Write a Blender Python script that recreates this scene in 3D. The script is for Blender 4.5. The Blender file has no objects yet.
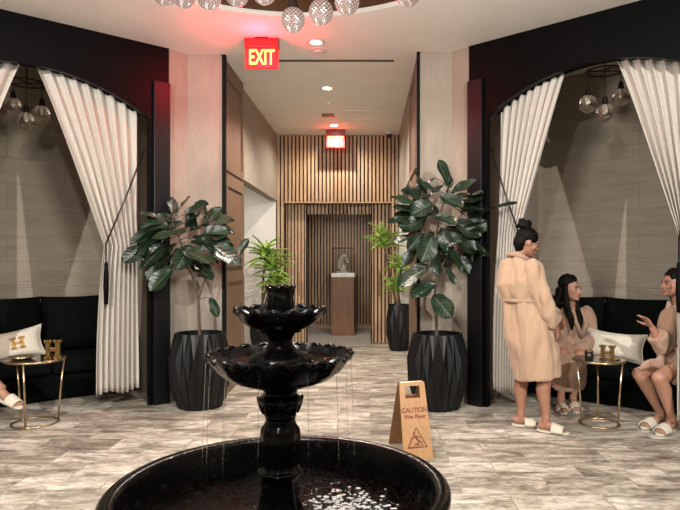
import bpy, bmesh, math, random
from mathutils import Vector, Matrix, noise
random.seed(7)
PI = math.pi
S = bpy.context.scene
C = S.collection
CAMZ = 1.36; F = 600.0; CX = 370.0; CY = 261.0; H = 3.4
def P(px, py, Y):            # point of the place that lies at depth Y
    return Vector(((px-CX)/F*Y, Y, CAMZ-(py-CY)/F*Y))
V = Vector
# ------------------------------------------------------------------ mesh builder
class MB:
    def __init__(s): s.v=[]; s.f=[]; s.uv=[]; s.hasuv=False
    def add(s, vs, fs, uvs=None):
        n=len(s.v); s.v += [tuple(x) for x in vs]
        for i,f in enumerate(fs):
            s.f.append(tuple(n+k for k in f))
            if uvs: s.uv.append([uvs[k] for k in f]); s.hasuv=True
            else: s.uv.append([(0,0)]*len(f))
        return s
    def box(s, x0,y0,z0,x1,y1,z1, M=None):
        vs=[V((x,y,z)) for z in (z0,z1) for y in (y0,y1) for x in (x0,x1)]
        if M: vs=[M@v for v in vs]
        return s.add(vs,[(0,2,3,1),(4,5,7,6),(0,1,5,4),(2,6,7,3),(0,4,6,2),(1,3,7,5)])
    def bbox(s, x0,y0,z0,x1,y1,z1,b=.01,M=None,seg=2):     # bevelled box
        bm=bmesh.new(); bmesh.ops.create_cube(bm,size=1)
        for v in bm.verts: v.co=V(((x0+x1)/2+v.co.x*(x1-x0),(y0+y1)/2+v.co.y*(y1-y0),(z0+z1)/2+v.co.z*(z1-z0)))
        bmesh.ops.bevel(bm,geom=bm.edges[:],offset=b,segments=seg,affect='EDGES',profile=.6)
        return s.bm(bm,M)
    def bm(s,bm,M=None):
        bm.verts.ensure_lookup_table()
        for i,v in enumerate(bm.verts): v.index=i
        vs=[(M@v.co if M else v.co.copy()) for v in bm.verts]
        fs=[tuple(v.index for v in f.verts) for f in bm.faces]; bm.free()
        return s.add(vs,fs)
    def prism(s, pts, ext, M=None):   # pts: list of Vector, ext: Vector
        n=len(pts); vs=list(pts)+[p+ext for p in pts]
        if M: vs=[M@v for v in vs]
        fs=[tuple(range(n-1,-1,-1)),tuple(range(n,2*n))]+[(i,(i+1)%n,n+(i+1)%n,n+i) for i in range(n)]
        return s.add(vs,fs)
    def lathe(s, prof, c=(0,0,0), seg=48, rf=None, cap=True, M=None):
        vs=[];fs=[]
        for j,(r,z) in enumerate(prof):
            for i in range(seg):
                a=2*PI*i/seg; rr,zz=(r,z) if rf is None else rf(r,z,a,j)
                vs.append(V((c[0]+rr*math.cos(a),c[1]+rr*math.sin(a),c[2]+zz)))
        for j in range(len(prof)-1):
            for i in range(seg):
                k=(i+1)%seg; fs.append((j*seg+i,j*seg+k,(j+1)*seg+k,(j+1)*seg+i))
        if cap:
            if prof[0][0]>1e-6: fs.append(tuple(range(seg-1,-1,-1)))
            if prof[-1][0]>1e-6: fs.append(tuple((len(prof)-1)*seg+i for i in range(seg)))
        if M: vs=[M@v for v in vs]
        return s.add(vs,fs)
    def tube(s, pts, rad, seg=8, cap=True, flat=1.0, up=None):
        pts=[V(p) for p in pts]; n=len(pts)
        if not hasattr(rad,'__len__'): rad=[rad]*n
        ref = V(up) if up else None; vs=[];fs=[]
        for j,p in enumerate(pts):
            t=(pts[min(j+1,n-1)]-pts[max(j-1,0)])
            if t.length<1e-9: t=V((0,0,1))
            t.normalize()
            if ref is None or abs(ref.dot(t))>.999:
                ref=V((0,1,0)) if abs(t.y)<.8 else V((1,0,0))
            a=(ref-t*ref.dot(t)).normalized(); b=t.cross(a)
            if not up: ref=a
            r=rad[j]; ra,rb=(r if hasattr(r,'__len__') else (r*flat,r))
            for i in range(seg):
                w=2*PI*i/seg; vs.append(p+a*(ra*math.cos(w))+b*(rb*math.sin(w)))
        for j in range(n-1):
            for i in range(seg):
                k=(i+1)%seg; fs.append((j*seg+i,j*seg+k,(j+1)*seg+k,(j+1)*seg+i))
        if cap: fs += [tuple(range(seg-1,-1,-1)),tuple((n-1)*seg+i for i in range(seg))]
        return s.add(vs,fs)
    def ball(s, c, r, seg=16, M=None):
        c=V(c); r=(r,r,r) if not hasattr(r,'__len__') else r
        vs=[];fs=[];R=seg//2
        for j in range(1,R):
            for i in range(seg):
                a=2*PI*i/seg; b=PI*j/R
                vs.append(V((r[0]*math.sin(b)*math.cos(a),r[1]*math.sin(b)*math.sin(a),-r[2]*math.cos(b))))
        vs += [V((0,0,-r[2])),V((0,0,r[2]))]; m=len(vs)
        for j in range(R-2):
            for i in range(seg):
                k=(i+1)%seg; fs.append((j*seg+i,j*seg+k,(j+1)*seg+k,(j+1)*seg+i))
        for i in range(seg):
            k=(i+1)%seg; fs.append((m-2,k,i)); fs.append((m-1,(R-2)*seg+i,(R-2)*seg+k))
        return s.add([(M@v if M else v)+c for v in vs],fs)
    def sheet(s, fn, nu, nv, closed=False):
        vs=[];uv=[];fs=[]
        for j in range(nv+1):
            for i in range(nu+1):
                u,v=i/nu,j/nv; vs.append(V(fn(u,v))); uv.append((u,v))
        for j in range(nv):
            for i in range(nu):
                a=j*(nu+1)+i; fs.append((a,a+1,a+nu+2,a+nu+1))
        return s.add(vs,fs,uv)
    def mesh(s,name,mat,org=None,smooth=False):
        me=bpy.data.meshes.new(name)
        o=V(org) if org is not None else V((0,0,0))
        me.from_pydata([tuple(V(v)-o) for v in s.v],[],s.f)
        if s.hasuv:
            l=me.uv_layers.new(name='UVMap'); k=0
            for u in s.uv:
                for q in u: l.data[k].uv=q; k+=1
        me.validate(); me.update()
        if mat: me.materials.append(mat)
        if smooth: me.polygons.foreach_set('use_smooth',[True]*len(me.polygons))
        return me
    def build(s,name,mat,parent=None,org=None,smooth=False,loc=None):
        if org is None:
            org = parent.get('_o',(0,0,0)) if parent else (0,0,0)
            org = V(org)
        me=s.mesh(name,mat,org,smooth)
        o=bpy.data.objects.new(name,me); C.objects.link(o)
        if parent: o.parent=parent; o['_o']=tuple(org)
        elif V(org).length>0: o.location=org
        if not parent: o['_o']=tuple(org)
        return o
ORG=[]
def thing(name,label,cat,loc=(0,0,0),group=None,kind=None):
    o=bpy.data.objects.new(name,None); C.objects.link(o); o.location=loc
    o.empty_display_size=.05; o['_o']=tuple(loc)
    if label: o['label']=label
    if cat: o['category']=cat
    if group: o['group']=group
    if kind: o['kind']=kind
    return o
def tag(o,label,cat,group=None,kind=None):
    o['label']=label; o['category']=cat
    if group: o['group']=group
    if kind: o['kind']=kind
    return o
def struct(o): o['kind']='structure'; return o
def smoothby(o,ang=40):
    bm=bmesh.new(); bm.from_mesh(o.data)
    for f in bm.faces: f.smooth=True
    for e in bm.edges:
        if len(e.link_faces)==2 and e.calc_face_angle(0)>math.radians(ang): e.smooth=False
    bm.to_mesh(o.data); bm.free(); return o
def fuse(mb, vox=.01, it=6, fac=.6):      # one continuous skin over overlapping volumes
    me=mb.mesh('tmp',None); o=bpy.data.objects.new('tmp',me); C.objects.link(o)
    m=o.modifiers.new('r','REMESH'); m.mode='VOXEL'; m.voxel_size=vox; m.use_smooth_shade=True
    if it:
        m2=o.modifiers.new('s','SMOOTH'); m2.factor=fac; m2.iterations=it
    dg=bpy.context.evaluated_depsgraph_get(); dg.update()
    me2=bpy.data.meshes.new_from_object(o.evaluated_get(dg))
    out=MB(); out.add([v.co for v in me2.vertices],[tuple(p.vertices) for p in me2.polygons])
    bpy.data.objects.remove(o); bpy.data.meshes.remove(me); bpy.data.meshes.remove(me2)
    return out
def text_mb(txt,size,M,ext=.001,align='CENTER',bold=0.0):
    cu=bpy.data.curves.new('t','FONT'); cu.body=txt; cu.size=size; cu.extrude=ext; cu.align_x=align; cu.align_y='CENTER'
    cu.offset=bold
    o=bpy.data.objects.new('t',cu); C.objects.link(o)
    dg=bpy.context.evaluated_depsgraph_get(); dg.update()
    me=bpy.data.meshes.new_from_object(o.evaluated_get(dg)); out=MB()
    out.add([M@v.co for v in me.vertices],[tuple(p.vertices) for p in me.polygons])
    bpy.data.objects.remove(o); bpy.data.meshes.remove(me); return out
def catmull(pts,n=6):
    pts=[V(p) for p in pts]; out=[]
    for i in range(len(pts)-1):
        p0=pts[max(i-1,0)];p1=pts[i];p2=pts[i+1];p3=pts[min(i+2,len(pts)-1)]
        for k in range(n):
            t=k/n; out.append(.5*((2*p1)+(p2-p0)*t+(2*p0-5*p1+4*p2-p3)*t*t+(3*p1-p0-3*p2+p3)*t**3))
    out.append(pts[-1]); return out
def lerp(a,b,t): return a+(b-a)*t
def interp(tab,x):
    if x<=tab[0][0]: return tab[0][1]
    for (a,b),(c,d) in zip(tab,tab[1:]):
        if x<=c: return b+(d-b)*(x-a)/(c-a)
    return tab[-1][1]
# ------------------------------------------------------------------ materials
def srgb(c):
    return tuple(((x/255)/12.92 if x/255<=.04045 else ((x/255+.055)/1.055)**2.4) for x in c)+(1,)
class N:
    def __init__(s,name):
        s.m=bpy.data.materials.new(name); s.m.use_nodes=True; s.t=s.m.node_tree; s.b=s.t.nodes['Principled BSDF']
    def n(s,k,**kw):
        x=s.t.nodes.new(k)
        for a,b in kw.items():
            if a in x.inputs: x.inputs[a].default_value=b
            else: setattr(x,a,b)
        return x
    def l(s,a,b): s.t.links.new(a,b)
    def coord(s,scale=(1,1,1),kind='Object',rot=(0,0,0)):
        tc=s.n('ShaderNodeTexCoord'); mp=s.n('ShaderNodeMapping'); mp.inputs['Scale'].default_value=scale; mp.inputs['Rotation'].default_value=rot
        s.l(tc.outputs[kind],mp.inputs['Vector']); return mp.outputs['Vector']
    def noise(s,vec,scale,detail=4,rough=.55,dist=0):
        x=s.n('ShaderNodeTexNoise'); x.inputs['Scale'].default_value=scale; x.inputs['Detail'].default_value=detail
        x.inputs['Roughness'].default_value=rough; x.inputs['Distortion'].default_value=dist; s.l(vec,x.inputs['Vector']); return x.outputs['Fac']
    def ramp(s,fac,stops):
        r=s.n('ShaderNodeValToRGB'); e=r.color_ramp.elements
        e[0].position=stops[0][0]; e[0].color=stops[0][1]; e[1].position=stops[-1][0]; e[1].color=stops[-1][1]
        for p,c in stops[1:-1]: x=e.new(p); x.color=c
        s.l(fac,r.inputs['Fac']); return r.outputs['Color']
    def mix(s,f,a,b,t='MIX'):
        x=s.n('ShaderNodeMix'); x.data_type='RGBA'; x.blend_type=t
        for v,i in ((f,0),(a,6),(b,7)):
            if hasattr(v,'is_output'): s.l(v,x.inputs[i])
            else: x.inputs[i].default_value=v
        return x.outputs[2]
    def bump(s,h,st=.3,d=.01,nrm=None):
        x=s.n('ShaderNodeBump'); x.inputs['Strength'].default_value=st; x.inputs['Distance'].default_value=d; s.l(h,x.inputs['Height'])
        if nrm: s.l(nrm,x.inputs['Normal'])
        s.l(x.outputs[0],s.b.inputs['Normal']); return x.outputs[0]
    def set(s,**k):
        for a,b in k.items():
            i=s.b.inputs[a.replace('_',' ')]
            if hasattr(b,'is_output'): s.l(b,i)
            else: i.default_value=b
        return s
def simple(name,c,rough=.6,metal=0,var=.12,scale=20,bump=0,spec=None,sheen=0,stretch=(1,1,1),coat=0):
    k=N(name); v=k.coord(stretch); f=k.noise(v,scale)
    a=srgb(c); lo=tuple(x*(1-var) for x in a[:3])+(1,); hi=tuple(min(1,x*(1+var)) for x in a[:3])+(1,)
    k.set(Base_Color=k.ramp(f,[(.3,lo),(.7,hi)]),Roughness=rough,Metallic=metal)
    if bump: k.bump(k.noise(v,scale*3,6),bump,.004)
    if spec is not None: k.b.inputs['Specular IOR Level'].default_value=spec
    if sheen: k.b.inputs['Sheen Weight'].default_value=sheen
    if coat: k.b.inputs['Coat Weight'].default_value=coat; k.b.inputs['Coat Roughness'].default_value=.1
    return k.m
def emit(name,c,st,base=None):
    k=N(name); k.set(Base_Color=srgb(base or c),Emission_Color=srgb(c),Emission_Strength=st,Roughness=.4); return k.m
M={}
M['ceiling']=simple('ceiling_paint',(228,223,214),.75,var=.03,scale=3,bump=.03)
M['ceiling_dark']=simple('bronze_leaf',(96,66,42),.45,.3,var=.25,scale=9)
M['wall']=simple('taupe_wallcovering',(140,130,117),.75,var=.07,scale=25,bump=.15,stretch=(1,1,.25))
M['white_wall']=simple('white_paint',(205,200,192),.7,var=.03,scale=5)
M['black']=simple('black_lacquer',(2,2,3),.42,var=.2,scale=4,bump=.02,spec=.12)
M['blackmatte']=simple('black_trim',(6,5,5),.6,var=.1,spec=.1)
M['slat']=simple('slat_oak',(168,138,106),.5,var=.22,scale=8,stretch=(3,3,.3),bump=.05)
M['slat_dark']=simple('slat_walnut',(102,66,48),.5,var=.22,scale=8,stretch=(3,3,.3),bump=.05)
M['wood']=simple('brown_panel_wood',(104,82,64),.45,var=.2,scale=6,stretch=(4,4,.4),bump=.05)
M['gap']=simple('slat_backing',(60,38,27),.8)
def floor_mat():
    k=N('travertine_tile'); v=k.coord((1,1,1))
    br=k.n('ShaderNodeTexBrick'); br.offset=.5; br.inputs['Scale'].default_value=1; br.inputs['Brick Width'].default_value=.54; br.inputs['Row Height'].default_value=.27
    br.inputs['Mortar Size'].default_value=.004; br.inputs['Mortar Smooth'].default_value=.3
    br.inputs['Color1'].default_value=(0,0,0,1); br.inputs['Color2'].default_value=(1,1,1,1); br.inputs['Mortar'].default_value=(.5,.5,.5,1)
    k.l(v,br.inputs['Vector'])
    # shift veins per tile
    sh=k.n('ShaderNodeVectorMath',operation='MULTIPLY_ADD'); k.l(br.outputs['Color'],sh.inputs[0]); sh.inputs[1].default_value=(7,3,5)
    k.l(v,sh.inputs[2])
    mp=k.n('ShaderNodeMapping'); mp.inputs['Scale'].default_value=(1.15,3.1,1); k.l(sh.outputs[0],mp.inputs['Vector'])
    n1=k.noise(mp.outputs[0],2.0,12,.70,.55); n2=k.noise(mp.outputs[0],10,9,.8,.5)
    col=k.ramp(n1,[(.32,srgb((112,106,96))),(.42,srgb((150,143,130))),(.50,srgb((192,184,169))),(.60,srgb((232,226,213)))])
    c2=k.ramp(n2,[(.36,srgb((96,88,76))),(.55,srgb((255,255,255)))])
    col=k.mix(.62,col,c2,'MULTIPLY')
    tint=k.ramp(br.outputs['Color'],[(0,(.62,.60,.57,1)),(.5,(.82,.81,.79,1)),(1,(1.0,1,1,1))])
    col=k.mix(1.0,col,tint,'MULTIPLY')
    x_=k.n('ShaderNodeMath',operation='MULTIPLY'); k.l(br.outputs['Fac'],x_.inputs[0]); x_.inputs[1].default_value=.55; col=k.mix(x_.outputs[0],col,srgb((120,112,98)))
    k.set(Base_Color=col,Roughness=k.ramp(n2,[(.3,(.5,.5,.5,1)),(.7,(.32,.32,.32,1))]))
    x=k.n('ShaderNodeMath',operation='SUBTRACT'); k.l(n1,x.inputs[0]); k.l(br.outputs['Fac'],x.inputs[1])
    k.bump(x.outputs[0],.35,.006); return k.m
M['floor']=floor_mat()
def recess_floor():
    k=N('pale_floor_tile'); v=k.coord((1,1,1)); br=k.n('ShaderNodeTexBrick'); br.offset=0
    br.inputs['Scale'].default_value=1; br.inputs['Brick Width'].default_value=.6; br.inputs['Row Height'].default_value=.6; br.inputs['Mortar Size'].default_value=.004
    br.inputs['Color1'].default_value=srgb((150,145,136)); br.inputs['Color2'].default_value=srgb((162,156,147)); br.inputs['Mortar'].default_value=srgb((100,95,88))
    k.l(v,br.inputs['Vector']); k.set(Base_Color=br.outputs['Color'],Roughness=.35); return k.m
M['floor2']=recess_floor()
def brickwall():
    k=N('rough_painted_block'); v=k.coord((1,1,1))
    # wall runs along X of its own object frame, Z up
    sw=k.n('ShaderNodeSeparateXYZ'); k.l(v,sw.inputs[0]); cb=k.n('ShaderNodeCombineXYZ'); k.l(sw.outputs[0],cb.inputs[0]); k.l(sw.outputs[2],cb.inputs[1])
    br=k.n('ShaderNodeTexBrick'); br.offset=.5; br.inputs['Scale'].default_value=1; br.inputs['Brick Width'].default_value=1.1; br.inputs['Row Height'].default_value=.27; br.inputs['Mortar Size'].default_value=.010; br.inputs['Mortar Smooth'].default_value=1
    br.inputs['Color1'].default_value=srgb((168,157,140)); br.inputs['Color2'].default_value=srgb((172,161,144)); br.inputs['Mortar'].default_value=srgb((162,151,135))
    k.l(cb.outputs[0],br.inputs['Vector'])
    mp=k.n('ShaderNodeMapping'); mp.inputs['Scale'].default_value=(.5,.5,2.6); k.l(v,mp.inputs['Vector'])
    n=k.noise(mp.outputs[0],3.2,8,.62,.8); n2=k.noise(v,9,6,.65)
    col=k.mix(.35,br.outputs['Color'],k.ramp(n,[(.35,srgb((120,108,92))),(.65,srgb((205,196,182)))]),'MULTIPLY')
    k.set(Base_Color=col,Roughness=.6)
    a=k.n('ShaderNodeMath',operation='MULTIPLY_ADD'); k.l(br.outputs['Fac'],a.inputs[0]); a.inputs[1].default_value=-.10; k.l(n,a.inputs[2])
    b=k.n('ShaderNodeMath',operation='MULTIPLY_ADD'); k.l(n2,b.inputs[0]); b.inputs[1].default_value=.22; k.l(a.outputs[0],b.inputs[2])
    k.bump(b.outputs[0],.7,.035); return k.m
M['block']=brickwall()
def sheer():
    k=N('ivory_curtain_voile'); v=k.coord((1,1,1)); f=k.noise(v,60,3)
    k.set(Base_Color=k.ramp(f,[(.3,srgb((212,204,193))),(.7,srgb((226,219,208)))]),Roughness=.85)
    k.b.inputs['Sheen Weight'].default_value=.15
    tr=k.n('ShaderNodeBsdfTranslucent'); tr.inputs['Color'].default_value=srgb((205,194,178))
    mx=k.n('ShaderNodeMixShader'); mx.inputs[0].default_value=.30; out=k.t.nodes['Material Output']
    k.l(k.b.outputs[0],mx.inputs[1]); k.l(tr.outputs[0],mx.inputs[2]); k.l(mx.outputs[0],out.inputs['Surface']); return k.m
M['curtain']=sheer()
M['velvet']=simple('dark_green_velvet',(3,8,6),.9,var=.3,scale=6,bump=.1,spec=.12)
def blackstone():
    k=N('black_marble'); v=k.coord((1,1,1)); n=k.noise(v,5,8,.7,1.5); n2=k.noise(v,38,5,.7)
    c=k.mix(k.ramp(n,[(.60,(0,0,0,1)),(.7,(.5,.5,.5,1))]),srgb((5,5,5)),srgb((60,58,55)))
    k.set(Base_Color=c,Roughness=k.ramp(n2,[(.35,(.16,.16,.16,1)),(.65,(.32,.32,.32,1))])); k.bump(n2,.10,.003); k.b.inputs['Specular IOR Level'].default_value=.2; return k.m
M['stone']=blackstone(); M['glint']=simple('ripple_glint_white',(225,228,228),.15)  # second one is plain white, painted highlights for the splash ripples
M['strip']=simple('satin_black_lacquer',(5,5,7),.42,var=.1,spec=.35)
def water():
    k=N('fountain_water'); v=k.coord((1,1,1)); n=k.noise(v,26,4,.6,.6); n2=k.noise(v,7,3,.5)
    k.set(Base_Color=(.9,.95,.95,1),Roughness=.02,IOR=1.33); k.b.inputs['Transmission Weight'].default_value=1
    a=k.n('ShaderNodeMath',operation='MULTIPLY'); k.l(n,a.inputs[0]); k.l(n2,a.inputs[1]); k.bump(a.outputs[0],.9,.02); return k.m
M['water']=water()
def glassm(name,c=(1,1,1,1),r=.0,tr=1,ior=1.45):
    k=N(name); k.set(Base_Color=c,Roughness=r,IOR=ior); k.b.inputs['Transmission Weight'].default_value=tr; return k.m
M['glass']=glassm('clear_glass')
M['bulbglass']=glassm('crackled_glass',(1,.95,.9,1),.12)
M['filament']=simple('unlit_bulb',(225,215,200),.3)
M['crystal']=emit('cut_crystal_shade',(255,222,196),.75,(230,215,205))
M['socket']=simple('dark_bronze',(36,27,22),.4,.6)
M['planter']=simple('black_planter_resin',(11,11,12),.45,var=.15,scale=10,spec=.3)
M['soil']=simple('potting_soil',(38,28,20),.95,var=.4,scale=60,bump=.5)
def leafm(name,dark,light,vein,gloss=.35):
    k=N(name); tc=k.n('ShaderNodeTexCoord'); sp=k.n('ShaderNodeSeparateXYZ'); k.l(tc.outputs['UV'],sp.inputs[0])
    def mth(op,a,b=None):
        x=k.n('ShaderNodeMath',operation=op)
        for i,q in enumerate((a,b)):
            if q is None: continue
            if hasattr(q,'is_output'): k.l(q,x.inputs[i])
            else: x.inputs[i].default_value=q
        return x.outputs[0]
    au=mth('ABSOLUTE',mth('SUBTRACT',sp.outputs[0],.5))
    mid=mth('LESS_THAN',au,.025)
    w=mth('SINE',mth('MULTIPLY',mth('SUBTRACT',sp.outputs[1],mth('MULTIPLY',au,.55)),44.0))
    lat=mth('GREATER_THAN',w,.93); vv=mth('MAXIMUM',mid,mth('MULTIPLY',lat,.6))
    n=k.noise(k.coord(),7,3); col=k.ramp(n,[(.35,srgb(dark)),(.65,srgb(light))])
    k.set(Base_Color=k.mix(vv,col,srgb(vein)),Roughness=gloss); k.bump(mth('MULTIPLY',w,-1.0),.15,.003); return k.m
M['fig']=leafm('fiddle_leaf',(14,28,17),(28,47,31),(70,90,62))
M['dracaena']=leafm('strap_leaf',(96,134,50),(150,180,84),(176,196,112),.4)
M['bark']=simple('grey_brown_bark',(84,70,56),.85,var=.3,scale=30,bump=.4)
M['brass']=simple('antique_brass',(186,165,132),.25,.95,var=.1,scale=10)
M['gold']=simple('gold_finish',(124,96,54),.35,.8,var=.12,scale=12)
M['darkmetal']=simple('dark_steel',(60,56,54),.35,.8)
M['cushion']=simple('ivory_cushion_linen',(205,198,182),.85,var=.06,scale=40,bump=.15)
M['goldthread']=simple('gold_embroidery',(168,132,66),.6,.1)
M['robe']=simple('beige_terry',(170,140,114),.92,var=.06,scale=60,bump=.35,sheen=.25)
M['robe2']=simple('beige_terry_soft',(160,130,108),.92,var=.06,scale=60,bump=.35,sheen=.2)
M['skin']=simple('warm_skin',(150,106,84),.5,var=.05,scale=12)
M['skin2']=simple('fair_skin',(164,120,98),.5,var=.05,scale=12)
M['hair']=simple('black_hair',(8,6,5),.6,spec=.12,var=.4,scale=30,stretch=(6,6,.6),bump=.5)
M['hair2']=simple('dark_brown_hair',(12,8,6),.6,spec=.12,var=.4,scale=30,stretch=(6,6,.6),bump=.5)
M['eye']=simple('eye_dark',(22,16,14),.2); M['lip']=simple('lip_rose',(168,92,84),.45); M['eyewhite']=simple('eye_white',(150,140,132),.3)
M['slipper']=simple('white_terry',(196,188,170),.9,var=.05,scale=60,bump=.3)
M['sole']=simple('slipper_sole',(190,180,165),.8)
M['signwood']=simple('bamboo_board',(156,114,70),.5,var=.16,scale=7,stretch=(5,5,.5),bump=.04)
M['signdark']=simple('bamboo_board_back',(120,84,52),.55,var=.16,scale=7,stretch=(5,5,.5))
M['redprint']=simple('dark_red_print',(104,30,22),.6)
M['exitred']=emit('exit_red_face',(235,20,28),1.2,(200,20,20)); M['exitlet']=emit('exit_letters',(255,200,90),1.6)
M['exithouse']=simple('red_plastic_housing',(96,18,22),.4)
M['lampon']=emit('downlight_led',(255,240,220),30); M['white']=simple('white_metal',(215,210,202),.4)
M['ledred']=emit('exit_glow',(255,10,20),1)
M['grey']=simple('grey_grille',(70,66,60),.5); M['stonewhite']=simple('white_marble',(215,212,206),.4,var=.08,scale=6)
M['pedwood']=simple('walnut_pedestal',(118,84,60),.42,var=.15,scale=5,stretch=(3,3,.4))
# ------------------------------------------------------------------ frames of the two alcoves
AL=V((-1.93,5.76,0)); AR=V((.94,5.70,0))
def L(side,s,n,z):
    if side<0: return AL+V((-.76,-.65,0))*s+V((-.65,.76,0))*n+V((0,0,z))
    return AR+V((.76,-.65,0))*s+V((.65,.76,0))*n+V((0,0,z))
def frame_obj(o,side):      # mesh built in (x=+-s, y=n, z)
    o.location = AL if side<0 else AR
    o.rotation_euler=(0,0,math.atan2(.65,.76) if side<0 else math.atan2(-.65,.76)); return o
ARC_C,ARC_W,ARC_P,ARC_R=1.16,.97,3.0,.30
ARC_RAD=(ARC_W**2+ARC_R**2)/(2*ARC_R)
def arch_z(s):
    d=min(abs(s-ARC_C),ARC_W); return ARC_P-ARC_RAD+math.sqrt(ARC_RAD**2-d*d)
# ------------------------------------------------------------------ shell
CCX,CCY,CR=-.55,3.52,1.45
m=MB(); m.box(-6.5,-1.8,-.1,6,9.72,0); struct(m.build('floor',M['floor']))
m=MB(); m.box(-1.9,9.72,-.1,.9,12.3,0); struct(m.build('floor',M['floor2']))
m=MB(); x0,y0,x1,y1=-6.5,-1.8,6,9.9; n=96; vs=[];fs=[]
for i in range(n):
    a=2*PI*i/n; c,s_=math.cos(a),math.sin(a)
    t=min(((x1-CCX)/c if c>1e-6 else 1e9),((x0-CCX)/c if c<-1e-6 else 1e9),((y1-CCY)/s_ if s_>1e-6 else 1e9),((y0-CCY)/s_ if s_<-1e-6 else 1e9))
    for z in (H,H+.5): vs+= [V((CCX+CR*c,CCY+CR*s_,z)),V((CCX+t*c,CCY+t*s_,z))]
for i in range(n):
    k=(i+1)%n; a=i*4; b=k*4
    fs+=[(a,b,b+1,a+1),(a+2,a+3,b+3,b+2),(a,a+2,b+2,b)]
m.add(vs,fs)
struct(smoothby(m.build('ceiling',M['ceiling'])))
m=MB(); m.lathe([(CR+.3,H+.5),(0.001,H+.52)],(CCX,CCY,0),64); m.lathe([(CR-.02,H-.0),(CR-.02,H+.5)],(CCX,CCY,0),96,cap=False)
o=m.build('ceiling',M['ceiling_dark']); struct(smoothby(o))
m=MB(); m.lathe([(CR-.025,H+.01),(CR-.025,H-.025),(CR-.0,H-.025),(CR+.05,H-.025),(CR+.07,H+.005)],(CCX,CCY,0),96,cap=False)
struct(smoothby(m.build('trim_1',M['ceiling'])))
# ceiling over the recess
m=MB(); m.box(-1.9,9.82,2.34,.9,12.3,2.44)
for i in range(30):
    x=-1.05+i*.0617; 
    if x<.0: m.box(x,10.02,2.14,x+.038,10.06,2.34)
struct(m.build('ceiling',M['slat']))
# facet walls either side of the corridor
def plan(name,pts,z0,z1,mat):
    m=MB(); m.prism([V((x,y,z0)) for x,y in pts],V((0,0,z1-z0))); return struct(m.build(name,mat))
plan('wall_left',[(-1.46,5.94),(-1.80,5.93),(-1.935,5.765),(-2.05,5.90),(-1.9,6.06),(-1.46,6.06)][::-1],0,H,M['wall'])
plan('wall_right',[(.485,5.86),(.80,5.86),(.945,5.705),(1.05,5.84),(.86,6.0),(.485,6.0)],0,H,M['wall'])
plan('trim_2',[(-1.462,5.925),(-1.428,5.925),(-1.428,5.975),(-1.462,5.975)],0,H,M['blackmatte'])
plan('trim_3',[(.458,5.845),(.487,5.845),(.487,5.90),(.458,5.90)],0,H,M['blackmatte'])
# wood clad returns at the corridor mouth
for side in (-1,1):
    xs=-1.46 if side<0 else .465; d=-side
    m=MB()
    a,b=sorted((xs,xs+side*.06)); y0,y1=5.98 if side<0 else 5.905,6.92
    m.box(a,y0,0,b,y1,H)
    for z0,z1 in ((.12,1.22),(1.30,2.2),(2.28,3.3)):      # raised frames
        c0,c1=sorted((xs,xs+d*.018))
        for (ya,yb,za,zb) in ((y0+.04,y0+.12,z0,z1),(y1-.12,y1-.04,z0,z1),(y0+.12,y1-.12,z0,z0+.08),(y0+.12,y1-.12,z1-.08,z1)):
            m.box(c0,ya,za,c1,yb,zb)
    struct(m.build('trim_4' if side<0 else 'trim_5',M['wood']))
# corridor walls
m=MB(); m.box(-1.62,6.92,2.33,-1.5,9.7,H); m.box(-1.62,6.92,0,-1.5,7.02,2.33)
struct(m.build('wall_left',M['wall']))
m=MB(); m.box(.465,6.92,2.33,.6,9.7,H); m.box(.465,6.92,0,.6,7.02,2.33); struct(m.build('wall_right',M['wall']))
m=MB(); m.box(.465,9.66,0,.86,9.74,2.33); m.box(.86,6.92,0,.94,9.74,2.4); m.box(.6,6.92,2.33,.86,9.74,2.4); m.box(.6,6.92,0,.86,7.02,2.33)
struct(m.build('wall_right',M['white_wall']))
# white side room seen through the opening
m=MB(); m.box(-2.75,9.66,0,-1.52,9.76,2.6); m.box(-2.85,6.92,0,-2.75,9.76,2.6); m.box(-2.85,6.92,2.6,-1.62,9.76,2.68); m.box(-2.75,6.9,0,-1.62,6.98,2.6)
struct(m.build('wall_left',M['white_wall']))
m=MB(); m.box(-2.14,9.62,.0,-2.05,9.66,2.2); m.box(-2.6,9.62,2.2,-2.05,9.66,2.28); struct(m.build('trim_6',M['darkmetal']))
# slatted end wall
m=MB(); m.box(-1.62,9.74,2.33,.6,9.82,H); m.box(-1.62,9.74,0,-1.385,9.82,2.33); m.box(.345,9.74,0,.6,9.82,2.33)
struct(m.build('wall_back',M['gap']))
m=MB(); p=.0617; n=32
for i in range(n):
    x=-1.499+i*p; full=(x+.04<-1.385 or x>.343)
    m.box(x,9.70,0 if full else 2.315,x+.038,9.745,H)
m.box(-1.39,9.702,2.30,.35,9.82,2.318)
struct(m.build('wall_back',M['slat']))
m=MB(); m.box(-1.06,10.06,2.14,.03,10.09,2.34); struct(m.build('wall_back',M['gap']))
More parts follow.
